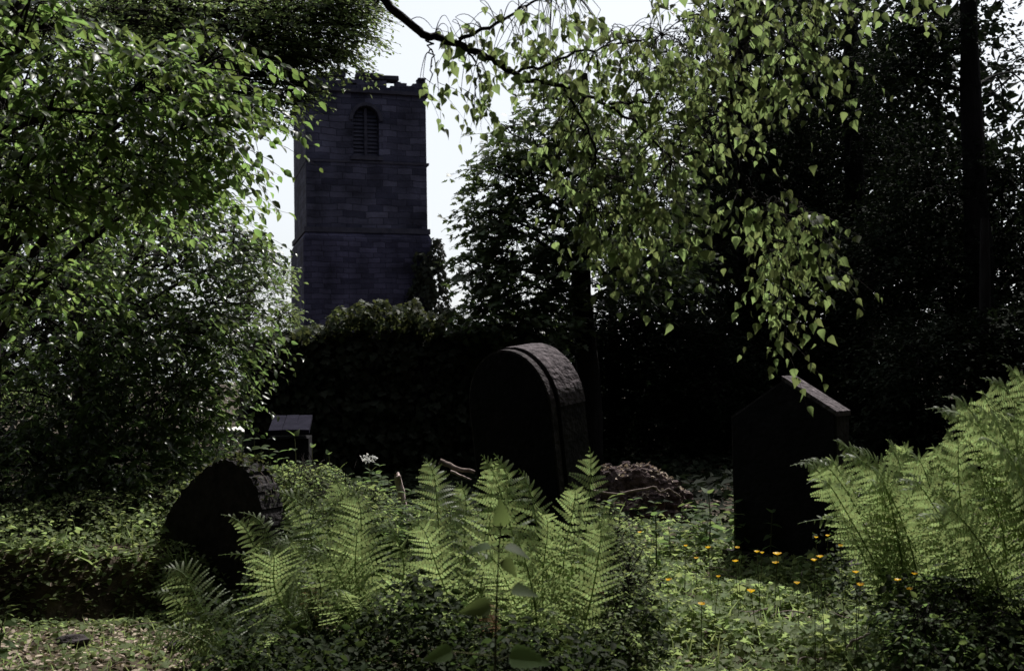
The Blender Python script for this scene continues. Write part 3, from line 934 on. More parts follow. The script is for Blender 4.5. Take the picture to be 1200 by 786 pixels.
# gabled headstone on the right
h = thing("headstone", "dark headstone at right with a straight sloping sunlit top edge", "headstone", (0, 0, 0), "headstones among the ferns")
place_stone(h, 917, 8.0, math.radians(-46))
hz = 1.41
gb = [(-0.46, -0.25), (-0.46, hz - 0.27), (0.0, hz), (0.43, hz - 0.25), (0.43, -0.25)]
bm = bmesh.new(); extrude_profile(bm, gb, 0.0, 0.17); from_bm("slab", bm, M['old_shade_stone'], h, True)  # body darkened so its colour carries the shade
bm = bmesh.new()
c_ = 0.035
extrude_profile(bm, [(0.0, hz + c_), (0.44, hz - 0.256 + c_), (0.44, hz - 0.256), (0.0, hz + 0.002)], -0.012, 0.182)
from_bm("lit_slope", bm, M['lit_stone'], h, True)  # pale strip added on the right slope as painted sunlight
bm = bmesh.new(); extrude_profile(bm, [(-0.445, -0.2), (-0.445, hz - 0.285), (0.0, hz - 0.016), (0.415, hz - 0.257), (0.415, -0.2)], -0.010, -0.003); from_bm("shade_panel", bm, M['shade_stone'], h, True)  # near black sheet added as the shade of this front
bm = bmesh.new(); box(bm, -0.54, 0.55, -0.06, 0.20, -0.1, 0.12, 0.01); from_bm("plinth", bm, M['stone'], h, True)

# creeper covered low headstone at the left
h = thing("headstone", "low round topped dark headstone at left with creeper over its edge", "headstone", (0, 0, 0), "headstones among the ferns")
place_stone(h, 248, 7.3, math.radians(-30))
lh = 0.86
lowp = [(-0.52, -0.25), (-0.52, 0.22), (-0.47, 0.40), (-0.38, 0.54), (-0.27, 0.65), (-0.15, 0.74), (-0.04, 0.81), (0.06, 0.855), (0.16, 0.86), (0.25, 0.83), (0.33, 0.77), (0.40, 0.68), (0.44, 0.55), (0.46, 0.40), (0.46, -0.25)]
lx_, lz_ = np.array(lowp).T
ts_ = np.linspace(0, 14, 70)
lowp = [(float(a), float(b)) for a, b in zip(np.interp(ts_, np.arange(15), lx_) + rng.normal(0, .005, 70), np.interp(ts_, np.arange(15), lz_) + rng.normal(0, .006, 70))]
bm = bmesh.new(); extrude_profile(bm, lowp, 0.0, 0.20); from_bm("slab", bm, M['old_shade_stone'], h, True)
hl = np.array(h.location)
rot = np.array(Matrix.Rotation(math.radians(-30), 3, 'Z'))
b_ = Buf(); tw = Buf()
n = 420
aa = rng.uniform(0.2, math.pi * 0.97, n)
dep = rng.uniform(0.03, 0.22, n)
ax_ = rng.uniform(-0.5, 0.47, n)
dep = rng.uniform(0.01, 0.24, n)
lp = np.stack([ax_, dep, np.interp(ax_, lx_[1:-1], lz_[1:-1]) + 0.008], 1) + rng.normal(0, 0.012, (n, 3))
P = hl + lp @ rot.T
put_leaves(b_, P, rng.normal(size=(n, 3)) + [0, 0, -0.5], rng.normal(0, 0.5, (n, 3)) + [0.2, 0, 0.9], 0.042 * rng.uniform(0.6, 1.3, n), T_LOBE)
a2 = np.linspace(0.3, 2.9, 14)
for q in range(3):
    lp = np.stack([-0.44 * np.cos(a2), 0.05 + 0.06 * q + 0.02 * np.sin(a2 * 5 + q), np.interp(-0.44 * np.cos(a2), lx_[1:-1], lz_[1:-1]) + 0.004], 1)
    tubes(tw, hl + lp @ rot.T, np.full(14, 0.0022), 4)
cre = thing("creeper", "small leaved creeper growing over the low headstone at the left", "creeper", hl)
b_.build("leaves", M['ivy_leaf'], cre)
tw.build("stem", M['dead'], cre)

# chest tomb with a tilted slab left of the wall
p = at(340, 440, 12.5)
t = thing("chest_tomb", "low chest tomb with a tilted blue grey top slab near the wall", "tomb", (p[0], p[1], float(ground_z(p[0], p[1]))), None, (0, 0, math.radians(8)))
bm = bmesh.new(); box(bm, -0.27, 0.20, 0.02, 0.75, -0.2, 0.74, 0.01); from_bm("chest", bm, M['shade_stone'], t, True)
for k in range(3):
    bm = bmesh.new(); box(bm, -0.25 + k * 0.155, -0.10 + k * 0.155, -0.04, 0.85, -0.03, 0.03, 0.004)
    s = from_bm("top_slab", bm, M['slab'], t, True)
    s.location = (0, 0, 0.82)
    s.rotation_euler = (math.radians(9), 0, 0)

# rubble mound behind the ferns
def lump(bm, c, r, sub=3, amp=0.18, seed=0):
    res = bmesh.ops.create_icosphere(bm, subdivisions=sub, radius=1.0)
    rg = np.random.default_rng(seed)
    w = rg.normal(size=(9, 3)) * 2.2
    ph = rg.uniform(0, 6, 9)
    for v in res['verts']:
        q = np.array(v.co)
        s = 1 + amp * np.sum(np.sin(w @ q * 1.3 + ph)) / 3.0 + rg.normal(0, 0.012)
        q = q * s * np.array(r)
        v.co = Vector(q + np.array(c))


p = gpt(748, 612)
t = thing("rubble_mound", "earthy mound of reddish rubble and leaf litter behind the middle ferns", "mound", (p[0], p[1], p[2]))
from mathutils import noise as mnoise
bm = bmesh.new()
res = bmesh.ops.create_icosphere(bm, subdivisions=6, radius=1.0)
for v in res['verts']:
    q = v.co.copy()
    nz_ = mnoise.fractal(q * 1.6 + Vector((3, 1, 7)), 0.8, 2.1, 7)
    q = q * (1 + 0.30 * nz_)
    sx = 0.74 if q.x > 0 else 0.54
    hgt = 0.54 * (1 - 0.35 * smooth(0.0, 0.9, q.x))
    v.co = Vector((q.x * sx, 0.35 + q.y * 0.42, q.z * float(hgt)))
from_bm("earth", bm, M['rubble'], t, True)
from mathutils.bvhtree import BVHTree
eo = t.children[0]
bv = BVHTree.FromPolygons([v.co for v in eo.data.vertices], [tuple(p_.vertices) for p_ in eo.data.polygons])
for k in range(22):
    bm = bmesh.new()
    x_, y_ = rng.uniform(-0.33, 0.42), rng.uniform(0.08, 0.5)
    hit = bv.ray_cast(Vector((x_, y_, 3)), Vector((0, 0, -1)))[0]
    r_ = rng.uniform(.015, .045)
    lump(bm, tuple(hit), (r_ * 1.2, r_, r_ * 0.7), 2, 0.3, 20 + k)
    from_bm("rubble_stone", bm, M['rubble'], t, True)
b_ = Buf()
for k in range(900):
    x_, y_ = rng.uniform(-0.42, 0.6), rng.uniform(-0.05, 0.65)
    hit, nrm_ = bv.ray_cast(Vector((x_, y_, 3)), Vector((0, 0, -1)))[:2]
    if hit is None or nrm_.z < 0.35:
        continue
    put_leaves(b_, (np.array(hit) + [0, 0, 0.006])[None], rng.normal(size=(1, 3)) * [1, 1, .4], np.array(nrm_)[None] + rng.normal(0, .3, (1, 3)), rng.uniform(0.02, 0.05), T_OVAL)
lo = b_.build("leaf_litter", M['litter'])
lo.parent = t
lo['kind'] = "stuff"


def stick(label, pts, r, mat='dead', name="fallen_branch", cat="branch"):
    P = np.asarray(pts, float)
    fine = np.linspace(0, 1, len(P) * 4)
    Pf = np.stack([np.interp(fine, np.linspace(0, 1, len(P)), P[:, i]) for i in range(3)], 1)
    Pf[1:-1] += rng.normal(0, min(r * 0.2, 0.004), Pf[1:-1].shape)
    b_ = Buf()
    tubes(b_, Pf, np.linspace(r, r * 0.6, len(Pf)), 6)
    return tag(b_.build(name, M[mat], None, True), label, cat)


stick("thin crooked dead branch draped across the rubble mound", [A(690, 574, 10.3), A(722, 579, 10.2), A(768, 570, 10.2), A(773, 577, 10.2), A(784, 572, 10.2), A(798, 582, 10.2)], 0.013)
stick("short pale twig leaning left of the round topped headstone", [A(565, 451, 9.2), A(572, 440, 9.2), A(583, 434, 9.2)], 0.010)
stick("short grey stick poking out of the shade behind the middle ferns", [A(566, 515, 9), A(580, 521, 9), A(593, 526, 9)], 0.013)
p = gpt(695, 640)
stick("thin upright bare stem right of the round topped headstone", [A(683, 482, 8.6), A(686, 500, 8.6), A(690, 535, 8.6), A(694, 600, 8.6), A(696, 650, 8.6)], 0.006)
stick("reddish fallen branch lying behind the tallest middle fern", [A(515, 540, 8.6), A(535, 549, 8.6), A(556, 553, 8.6)], 0.026)
stick("pale broken stick beside the reddish fallen branch", [A(528, 552, 8.5), A(552, 562, 8.5)], 0.012, 'pale')
p0, p1 = A(476, 610, 8.7), A(465, 556, 8.7)
p0[2] = float(ground_z(p0[0], p0[1])) - 0.05
stick("pinkish broken post leaning behind the ferns, pale at its tip", [p0, (p0 + p1) / 2 + [0.02, 0, 0.1], p1 - [-0.01, 0, 0.03], p1], 0.042, 'pale', "broken_post", "post")
stick("bleached forked stick lying on the ground cover at the bottom right", [A(985, 775, 5.4), A(990, 762, 5.4), A(1000, 750, 5.35), A(1020, 742, 5.3)], 0.010, 'pale')


# ------------------------------------------------------------------ ferns
def frond(base, tip, width, face, sag=0.25, n=27, stalk=0.16):
    base, tip = np.asarray(base, float), np.asarray(tip, float)
    L = np.linalg.norm(tip - base)
    c = base + (tip - base) * 0.45 + np.array([0, 0, 1.0]) * L * sag
    tt = np.linspace(stalk, 1.0, n)
    B = lambda t: (1 - t)[:, None] ** 2 * base + (2 * t * (1 - t))[:, None] * c + (t * t)[:, None] * tip
    R = B(tt)
    bend = np.array([rng.normal(0, 0.05), rng.normal(-0.03, 0.03), 0.0])
    R = R + bend * (np.sin(tt * np.pi) ** 2)[:, None] + np.array([rng.normal(-0.05, 0.03), -0.09, -0.07]) * (np.clip(tt - 0.75, 0, 1)[:, None] / 0.25) ** 2
    T = norm(np.gradient(R, axis=0))
    face = np.asarray(face, float)
    N = norm(face - (T @ face)[:, None] * T)
    S = np.cross(T, N)
    u = (tt - stalk) / (1 - stalk)
    prof = np.minimum(1, 0.45 + 1.9 * u) * (1 - u ** 1.8) ** 0.9
    prof = np.maximum(prof, 0.03)
    buf = Buf()
    full = np.concatenate([B(np.linspace(0, stalk * 0.9, 4)), R])
    tubes(buf, full, np.linspace(0.006, 0.0012, len(full)), 4)
    m_ = 9
    s = np.linspace(0, 1, m_ + 1)
    for sg in (1, -1):
        pl = width * prof * rng.uniform(0.84, 1.1, n) * np.where(rng.random(n) < 0.04, 0.35, 1.0)
        dirp = norm(sg * S * 0.93 + T * (0.30 + 0.25 * u)[:, None] + rng.normal(0, 0.085, (n, 3)))
        nrm = norm(N + rng.normal(0, 0.2, (n, 3)))
        across = np.cross(nrm, dirp)
        sp = R[:, None] + dirp[:, None] * (pl[:, None] * s)[..., None] - (nrm[:, None] * 0.22 + np.array([0, 0, 0.12])) * (pl[:, None] * s ** 2)[..., None]
        hw = (0.43 * L * (1 - stalk) / n) * np.minimum(1, pl / (0.25 * width))[:, None] * (1.05 - s[None, :-1]) ** 0.7
        seg = (sp[:, 1:] - sp[:, :-1])
        for sd in (1, -1):
            a0 = sp[:, :-1]
            b1 = sp[:, 1:]
            l0 = a0 + seg * 0.35 + across[:, None] * sd * hw[..., None] * 0.85
            l1 = a0 + seg * 0.95 + across[:, None] * sd * hw[..., None] * 0.98
            Vv = np.stack([a0, l0, l1, a0 + seg * 0.92], 2).reshape(-1, 3)
            kq = np.arange(n * m_)[:, None] * 4
            buf.add(Vv, kq + np.array([[0, 1, 2, 3]]))
    return buf


def fern(label, base_px, fronds, extra=0, spread=0.5, width=0.17, hmul=0.6):
    extra = int(extra * 0.8)
    """fronds: (tip px, tip py, tip depth, width, sag, face)"""
    base = np.asarray(base_px, float)
    base[2] = float(ground_z(base[0], base[1]))
    t = thing("fern", label, "fern", base, "ferns in the foreground")
    px_mid = fronds[0][0]
    more = [(px + rng.normal(0, 28), py + abs(rng.normal(25, 25)), d + rng.normal(0, 0.25), w * 0.95, sag + 0.04, face) for (px, py, d, w, sag, face) in fronds]
    for (px, py, d, w, sag, face) in fronds + (more[::2] if px_mid > 900 else more[::3]):
        w = w * (1.15 if px > 900 else 1.3)
        if px > 900:
            sag = sag + (0.18 if face is FL else 0.12)
        tip = at(px, py, d) + np.array([0.03, 0, 0.06])
        b0 = base + np.array([rng.normal(0, 0.05), rng.normal(0, 0.05), 0])
        b0[:2] += (tip - base)[:2] * 0.12
        frond(b0, tip, w, face, sag).build("frond", M['fern'], t)
    for k in range(extra):
        a = rng.uniform(0, 2 * math.pi)
        r = spread * rng.uniform(0.5, 1.0)
        tip = base + np.array([math.cos(a) * r, math.sin(a) * r, hmul * rng.uniform(0.6, 1.1)])
        f_ = norm(np.array([-math.cos(a) * 0.3, -math.sin(a) * 0.3, 1.0]))
        frond(base, tip, width * rng.uniform(0.7, 1), f_, 0.3).build("frond", M['dead_fern'] if rng.random() < 0.2 else M['fern'], t)
    return t


FC = (0.1, -0.75, 0.65)
FL = (-0.35, -0.65, 0.65)
FR = (0.35, -0.65, 0.65)
fern("small fern leaning left at the bottom left corner", at(288, 800, 5.4), [(176, 690, 5.5, 0.10, 0.10, FL), (195, 660, 5.5, 0.19, 0.08, FC), (168, 740, 5.3, 0.10, 0.12, FL)], 4, 0.4, 0.13, 0.3)
fern("fern with two slim fronds in front of the low headstone", at(372, 790, 5.7), [(262, 598, 5.9, 0.10, 0.10, FL), (292, 595, 5.9, 0.13, 0.08, FC), (310, 640, 5.5, 0.20, 0.08, FC), (345, 590, 6.0, 0.17, 0.08, FC)], 5, 0.45, 0.15, 0.45)
fern("broad fern left of the pinkish broken post", at(440, 790, 5.8), [(322, 570, 6.0, 0.17, 0.12, FL), (388, 556, 6.0, 0.19, 0.08, FC), (415, 565, 5.8, 0.21, 0.06, FC), (455, 610, 5.7, 0.17, 0.08, FR), (368, 640, 5.5, 0.19, 0.08, FC)], 5, 0.45, 0.16, 0.5)
fern("tall pointed fern right of the pinkish broken post", at(548, 800, 5.7), [(500, 532, 6.0, 0.20, 0.05, FC), (478, 600, 5.6, 0.17, 0.08, FL), (575, 536, 5.9, 0.19, 0.06, FC), (540, 560, 6.1, 0.18, 0.05, FC)], 5, 0.4, 0.16, 0.5)
fern("fern with arching tips in front of the round topped headstone", at(625, 800, 5.5), [(582, 528, 5.9, 0.20, 0.06, FC), (612, 545, 5.7, 0.18, 0.08, FR), (596, 620, 5.3, 0.19, 0.08, FC), (560, 640, 5.3, 0.15, 0.10, FL)], 5, 0.45, 0.16, 0.5)
fern("coarse fern standing left of the rubble mound", at(660, 790, 5.5), [(690, 520, 5.7, 0.21, 0.06, FR), (672, 560, 5.5, 0.19, 0.06, FC), (706, 600, 5.4, 0.17, 0.10, FR), (640, 590, 5.5, 0.17, 0.06, FL)], 5, 0.45, 0.15, 0.45)
fern("fern with curled left tips below the sloping headstone", at(1085, 760, 5.7), [(938, 535, 5.7, 0.13, 0.14, FL), (940, 562, 5.5, 0.11, 0.18, FL), (972, 512, 5.8, 0.18, 0.10, FC), (1005, 520, 5.7, 0.18, 0.10, FC), (1035, 512, 5.8, 0.19, 0.10, FC), (1000, 560, 5.5, 0.17, 0.16, FL), (958, 535, 5.9, 0.17, 0.12, FL), (990, 530, 5.6, 0.20, 0.10, FL), (1020, 545, 5.5, 0.20, 0.10, FC), (1050, 515, 5.9, 0.20, 0.08, FC)], 0, 0.5, 0.15, 0.4)
fern("bushy fern between the curled fern and the right edge", at(1185, 770, 5.4), [(1075, 520, 5.6, 0.19, 0.10, FL), (1050, 560, 5.3, 0.18, 0.12, FL), (1095, 500, 5.7, 0.20, 0.10, FC), (1130, 540, 5.3, 0.20, 0.10, FC), (1085, 590, 5.1, 0.17, 0.12, FL), (1110, 505, 5.5, 0.21, 0.08, FC), (1060, 530, 5.5, 0.20, 0.12, FL), (1150, 500, 5.5, 0.21, 0.08, FC)], 4, 0.5, 0.15, 0.4)
fern("tallest fern at the right edge of the view", at(1285, 780, 5.3), [(1100, 462, 5.4, 0.17, 0.14, FL), (1092, 480, 5.2, 0.14, 0.16, FL), (1168, 424, 5.4, 0.17, 0.12, FL), (1185, 430, 5.2, 0.19, 0.10, FC), (1140, 470, 5.1, 0.18, 0.12, FC), (1230, 450, 5.1, 0.20, 0.10, FR), (1190, 520, 4.9, 0.18, 0.10, FC), (1130, 455, 5.4, 0.19, 0.12, FL), (1200, 450, 5.3, 0.21, 0.08, FC), (1150, 440, 5.5, 0.19, 0.12, FL), (1170, 480, 5.1, 0.21, 0.10, FC)], 4, 0.5, 0.15, 0.5)


# ------------------------------------------------------------------ nettles and other upright plants
def nettle(label, base, tip, leaf=0.07, pairs=7, mat='nettle', group="nettles and tall weeds", template=T_NETTLE, name="nettle"):
    leaf = leaf * 1.7 if name == "nettle" else leaf
    base, tip = np.asarray(base, float), np.asarray(tip, float)
    t = thing(name, label, "nettle" if name == "nettle" else "plant", base, group)
    mid = (base + tip) / 2 + rng.normal(0, 0.015, 3)
    sp = bez(base, mid, tip, 12)
    s_, l_ = Buf(), Buf()
    tubes(s_, sp, np.linspace(0.005, 0.0022, 12) * (leaf / 0.07) ** 0.5, 5)
    for i in range(pairs):
        u = 0.22 + 0.76 * i / max(1, pairs - 1)
        p = np.array([np.interp(u, np.linspace(0, 1, 12), sp[:, k]) for k in range(3)])
        for sg in (0, math.pi):
            a = i * math.pi / 2 + sg + rng.normal(0, 0.3) + 0.6
            ax = np.array([math.cos(a), math.sin(a), 0.15 - 0.55 * (1 - u) + rng.normal(0, 0.15)])
            if u > 0.9:
                ax[2] += 0.7
            put_leaves(l_, p[None] + 0.008 * norm(ax), ax[None], (np.array([0, 0, 1.0]) + 0.25 * rng.normal(size=3))[None], leaf * (1.15 - 0.6 * u) * rng.uniform(0.8, 1.15), template)
    s_.build("stem", M['stem'], t)
    l_.build("leaves", M[mat], t)
    return t


# the close, soft nettle in front of the ferns
b0 = at(580, 900, 2.9); b0[2] = float(ground_z(b0[0], b0[1]))
t = thing("nettle", "close dark nettle stem standing in front of the middle ferns", "nettle", b0, "nettles and tall weeds")
s_, l_ = Buf(), Buf()
tubes(s_, np.array([b0, at(580, 786, 2.9), at(582, 700, 2.9), at(585, 640, 2.9), at(587, 612, 2.9)]), np.array([.004, .0035, .003, .0022, .0016]), 6)
for (px, py, qx, qy, nr, s) in ((587, 616, 587, 582, (0.2, -1, 0.3), 0.078), (560, 716, 520, 730, (0, -0.6, 0.8), 0.0), (575, 710, 535, 716, (0.1, -0.9, 0.5), 0.088), (597, 768, 650, 775, (0.0, -0.8, 0.6), 0.115), (530, 763, 492, 772, (0, -0.8, 0.6), 0.085), (600, 690, 626, 694, (0, -0.6, 0.8), 0.075), (575, 640, 545, 645, (0, -0.3, 1), 0.075), (592, 640, 622, 650, (0, -0.3, 1), 0.075), (590, 655, 605, 675, (0, -1, 0.3), 0.06)):
    if s:
        a_, b_ = at(px, py, 2.9), at(qx, qy, 2.88)
        put_leaves(l_, a_[None], (b_ - a_)[None], np.array([nr], float), s, T_NETTLE)
        st = at(584, py + 6, 2.9)
        tubes(s_, np.array([st, (st + a_) / 2, a_]), np.array([.002, .0018, .0015]), 4)
s_.build("stem", M['stem'], t)
l_.build("leaves", M['nettle'], t)

NET = [  # label, tip px, py, depth, leaf, pairs
    ("tall nettle spire standing before the chest tomb", 345, 508, 9.0, .085, 9), ("nettle with spread leaves left of the nettle spire", 300, 535, 9.2, .08, 7), ("short nettle between the nettle spire and the low headstone", 322, 548, 8.6, .08, 6),
    ("bushy nettle right of the nettle spire", 366, 522, 9.0, .075, 8), ("dense nettle topping the weeds above the broad fern", 385, 530, 8.8, .075, 8), ("nettle leaning right above the broad fern", 398, 548, 8.6, .08, 7),
    ("yellowish nettle beside the pinkish broken post", 435, 550, 7.9, .06, 7), ("small nettle left of the yellowish nettle", 420, 566, 7.8, .06, 6), ("nettle directly above the low headstone", 268, 548, 9.0, .075, 7),
    ("nettle left of the low headstone top", 215, 560, 8.8, .075, 7), ("small nettle right of the pinkish broken post", 495, 570, 8.0, .05, 6),
    ("broad leaved nettle between the buttercups and the dark trees", 830, 577, 8.4, .10, 6), ("nettle right of the broad leaved nettle", 862, 588, 8.2, .09, 5), ("nettle with wide leaves in front of the rubble mound", 768, 602, 7.6, .09, 5),
    ("small nettle right of the curled fern base", 905, 600, 8.0, .07, 5), ("nettle leaning out from the right end of the middle ferns", 716, 588, 6.4, .07, 7), ("large leaved weed under the tallest fern", 1120, 650, 5.6, .12, 5), ("wide pale weed in the dark under the right ferns", 1150, 690, 5.2, .11, 4),
    ("low weed beside the pale weed under the right ferns", 1098, 690, 5.3, .10, 4), ("leafy weed at the left edge of the view", 8, 700, 5.4, .055, 8)]
for lab, px, py, d, lf, pr in NET:
    tip = at(px, py, d)
    b0 = np.array([tip[0] + rng.normal(0, 0.03), tip[1] + rng.normal(0, 0.05), 0])
    b0[2] = float(ground_z(b0[0], b0[1]))
    nettle(lab, b0, tip, lf, pr)

# bramble bushes: mid left bank
def bush(name, label, clumps, leaf, mat, template=T_OVAL, k=9, slen=0.3, cat="bush"):
    c = at(*clumps[0][:3])
    return tree(name, label, cat, [[c[0], c[1], float(ground_z(c[0], c[1])) - 0.05], [c[0], c[1], 0.3], [c[0] + .05, c[1], 0.6]], 0.02, clumps, leaf, mat, template, "bushes among the weeds", slen, k, 0.35, 0, 0.5, 0.0018, 0.008)


bush("bramble", "low glossy bramble at the left edge under the tree", [(30, 615, 7.6, 70, 30, 0.4, 176), (100, 600, 7.8, 60, 30, 0.4, 154), (20, 650, 7.2, 50, 22, 0.25, 110)], 0.045, M['cover'])
bush("bramble", "leafy bramble just left of the low headstone", [(150, 600, 8.0, 50, 30, 0.4, 154), (190, 580, 8.2, 40, 28, 0.4, 132), (180, 630, 7.7, 30, 24, 0.25, 88)], 0.045, M['cover'])
bush("bramble", "bramble tangle behind the low headstone and the ferns", [(290, 565, 8.4, 50, 20, 0.4, 176), (360, 565, 8.4, 50, 26, 0.4, 198), (420, 590, 7.8, 40, 26, 0.4, 154)], 0.042, M['cover'])
bush("bramble", "small tangle between the middle ferns and the buttercups", [(715, 640, 6.2, 30, 40, 0.3, 176), (735, 690, 5.8, 35, 40, 0.3, 176), (720, 740, 5.5, 40, 35, 0.3, 154)], 0.035, M['cover'])
bush("bramble", "dark low bush at the bottom right under the ferns", [(1130, 700, 5.3, 60, 40, 0.3, 132), (1080, 740, 5.0, 40, 30, 0.3, 88), (1160, 750, 4.9, 60, 40, 0.3, 154)], 0.045, M['nettle'])

# white flower head in the shade
c = at(432, 537, 10.5)
t = thing("cow_parsley", "white flower head catching the sun before the dark wall", "flower", (c[0], c[1], float(ground_z(c[0], c[1]))))
b_, s_ = Buf(), Buf()
tubes(s_, bez([c[0], c[1], float(ground_z(c[0], c[1]))], c - [0, 0, 0.3], c - [0, 0, 0.05], 8), np.full(8, 0.006), 4)
nfl = 60
pp = c + rnd_ball(nfl) * np.array([0.085, 0.08, 0.035])
put_leaves(b_, pp, rng.normal(size=(nfl, 3)), rng.normal(0, .4, (nfl, 3)) + [0, 0, 1], 0.028, T_OVAL)
s_.build("stem", M['stem'], t)
b_.build("flower_head", M['white'], t)
# pale sprig at the bottom
c = gpt(556, 785)
c2 = at(556, 748, 5.0)
t = nettle("pale grey green sprig at the bottom centre", [c2[0], c2[1], float(ground_z(c2[0], c2[1]))], c2 + [0, 0, 0.02], .035, 9, 'cover', None, T_OVAL, "sprig")

# ------------------------------------------------------------------ grey stones on the ground
for px, py, r, lab, sd in ((765, 742, (.075, .06, .05), "pale grey stone among the ground cover left of bottom right", 1), (88, 755, (.10, .06, .035), "flat grey stone in the leaf litter at the bottom left", 2), (1000, 672, (.10, .05, .03), "purplish flat stone below the orange yellow buttercups", 3), (205, 762, (.06, .05, .035), "small dark stone below the small fern at bottom left", 5)):
    p = gpt(px, py)
    bm = bmesh.new()
    lump(bm, (0, 0, r[2] * 0.5), r, 3, 0.2, sd)
    o = from_bm("stone", bm, M['stone'])
    o.location = p
    tag(o, lab, "stone", "loose stones on the ground")

# ------------------------------------------------------------------ buttercups
def buttercup(label, px, py, d, s=0.036):
    c = at(px, py, d)
    z = float(ground_z(c[0], c[1]))
    t = thing("buttercup", label, "buttercup", (c[0], c[1], z), "yellow buttercups")
    s_, p_ = Buf(), Buf()
    tubes(s_, bez([c[0] + rng.normal(0, .03), c[1] + .02, z], c - [0, 0, 0.05], c, 6), np.full(6, 0.0018), 4)
    tilt = rng.normal(0, 0.25, 3)
    for k in range(5):
        a = k * 2 * math.pi / 5 + rng.uniform(0, 0.3)
        ax = np.array([math.cos(a), math.sin(a), 0.45]) + tilt * 0.3
        put_leaves(p_, c[None], ax[None], (np.array([-math.cos(a) * .4, -math.sin(a) * .4, 1]) + tilt)[None], s * 0.62, T_PETAL)
    s_.build("stem", M['stem'], t)
    p_.build("petals", M['petal'], t)


T_PETAL = tpl([(0.3, 0.25), (0.7, 0.48), (0.95, 0.3)], 0, 0.1, -0.1)
for px, py, d, lab in (
        (734, 624, 6.6, "left one of the buttercups in the dark gap below the rubble mound"), (750, 624, 6.6, "right one of the buttercups in the dark gap below the rubble mound"), (830, 642, 6.6, "orange yellow buttercup below the broad leaved nettle"),
        (816, 654, 6.4, "buttercup just below left of the orange yellow buttercup"), (804, 640, 6.7, "pale buttercup left of the orange yellow buttercup"), (864, 642, 6.4, "faint buttercup left of the biggest buttercup"), (887, 647, 6.3, "upper buttercup left of the biggest buttercup"),
        (893, 648, 6.3, "tiny buttercup touching the upper buttercup beside the biggest"), (911, 650, 6.1, "biggest buttercup in the middle of the ground cover"), (909, 660, 6.1, "small buttercup hanging below the biggest buttercup"), (862, 658, 6.2, "dull buttercup half hidden in leaves left of the biggest"),
        (954, 657, 5.15, "left flower of the close buttercup pair near the ferns"), (961, 653, 5.15, "right flower of the close buttercup pair near the ferns"), (956, 630, 6.6, "buttercup highest up beside the right ferns"), (970, 628, 6.6, "faint buttercup right of the highest buttercup"),
        (1003, 671, 5.15, "buttercup by the purplish flat stone"), (1008, 686, 5.15, "dim buttercup below the purplish flat stone"), (1052, 680, 5.15, "left buttercup of the three in the dark under the ferns"), (1072, 673, 5.15, "top buttercup of the three in the dark under the ferns"), (1066, 690, 5.15, "lowest buttercup of the three in the dark under the ferns"), (784, 680, 6.0, "small lone buttercup left in the bright ground cover"),
        (842, 676, 5.9, "buttercup low in the leaves below the orange yellow buttercup"), (880, 694, 5.7, "buttercup below the biggest buttercup in open leaves"), (934, 684, 5.7, "buttercup between the biggest buttercup and the purplish flat stone"), (822, 708, 5.6, "lowest buttercup in the open ground cover"), (985, 640, 5.3, "buttercup against the left fronds of the curled fern")):
    buttercup(lab, px, py, d, 0.046 if "biggest buttercup in" in lab else float(rng.uniform(0.024, 0.036)))


# ------------------------------------------------------------------ ground cover, grass, litter
def scatter(n, x0, x1, y0, y1, dens=None):
    x = rng.uniform(x0, x1, n)
    y = rng.uniform(y0, y1, n)
    v = 0.5 + 0.5 * np.sin(x * 4.1 + 1.3 * np.sin(y * 3.3)) * np.sin(y * 3.7 + 1.1 * np.sin(x * 2.9))
    keep = rng.random(n) < 0.35 + 0.65 * v
    return x[keep], y[keep]


def cover(name, label, regions, size, mat, template, hgt, kind='stuff'):
    b_, s_ = Buf(), Buf()
    for (n, x0, x1, y0, y1, hm) in regions:
        x, y = scatter(n, x0, x1, y0, y1)
        hz_ = hgt * hm * rng.uniform(0.15, 1, len(x)) * (0.6 + 0.5 * np.sin(x * 5.3) * np.sin(y * 4.7))
        P = np.stack([x, y, ground_z(x, y) + hz_], 1)
        a = rng.uniform(0, 6.28, len(x))
        ax = np.stack([np.cos(a), np.sin(a), rng.normal(-0.05, 0.3, len(x))], 1)
        nr = rng.normal(0, 0.42, (len(x), 3)) + [0, -0.12, 1]
        put_leaves(b_, P, ax, nr, size * rng.uniform(0.5, 1.35, len(x)), template)
    o = b_.build(name, M[mat])
    return tag(o, label, "ground cover", None, kind)


cover("ground_cover", "low creeping plants with lobed leaves covering the ground at right", [(36000, 0.3, 3.8, 4.5, 8.6, 1.0), (6000, 0.2, 4.0, 8.4, 10.5, 1.0)], 0.050, 'cover', T_LOBE, 0.18)
cover("ground_cover", "larger lobed leaves standing among the low cover at right", [(1500, 0.4, 3.4, 4.6, 8.0, 1.0)], 0.085, 'cover', T_LOBE, 0.20)
cover("ground_cover", "low mixed green weeds covering the ground at left and behind the ferns", [(20000, -5.5, -1.6, 6.9, 11, 1.6), (13000, -2.2, 0.8, 7.5, 11.5, 1.6), (9000, -6, -1.75, 6.62, 7.2, 0.5), (5000, -3.4, -0.6, 4.5, 6.7, 0.35)], 0.045, 'cover', T_OVAL, 0.16)
b_ = Buf()
for n, x0, x1, y0, y1, hh in ((2400, 0.2, 3.6, 4.5, 9.0, 0.15), (1200, -3.4, 0.2, 4.5, 6.7, 0.10), (2500, -3, 1, 7, 12, 0.2)):
    x, y = scatter(n, x0, x1, y0, y1)
    P = np.stack([x, y, ground_z(x, y)], 1)
    ax = rng.normal(0, 0.4, (len(x), 3)) + [0, 0, 1]
    put_leaves(b_, P, ax, rng.normal(size=(len(x), 3)), hh * rng.uniform(0.5, 1.3, len(x)), T_BLADE)
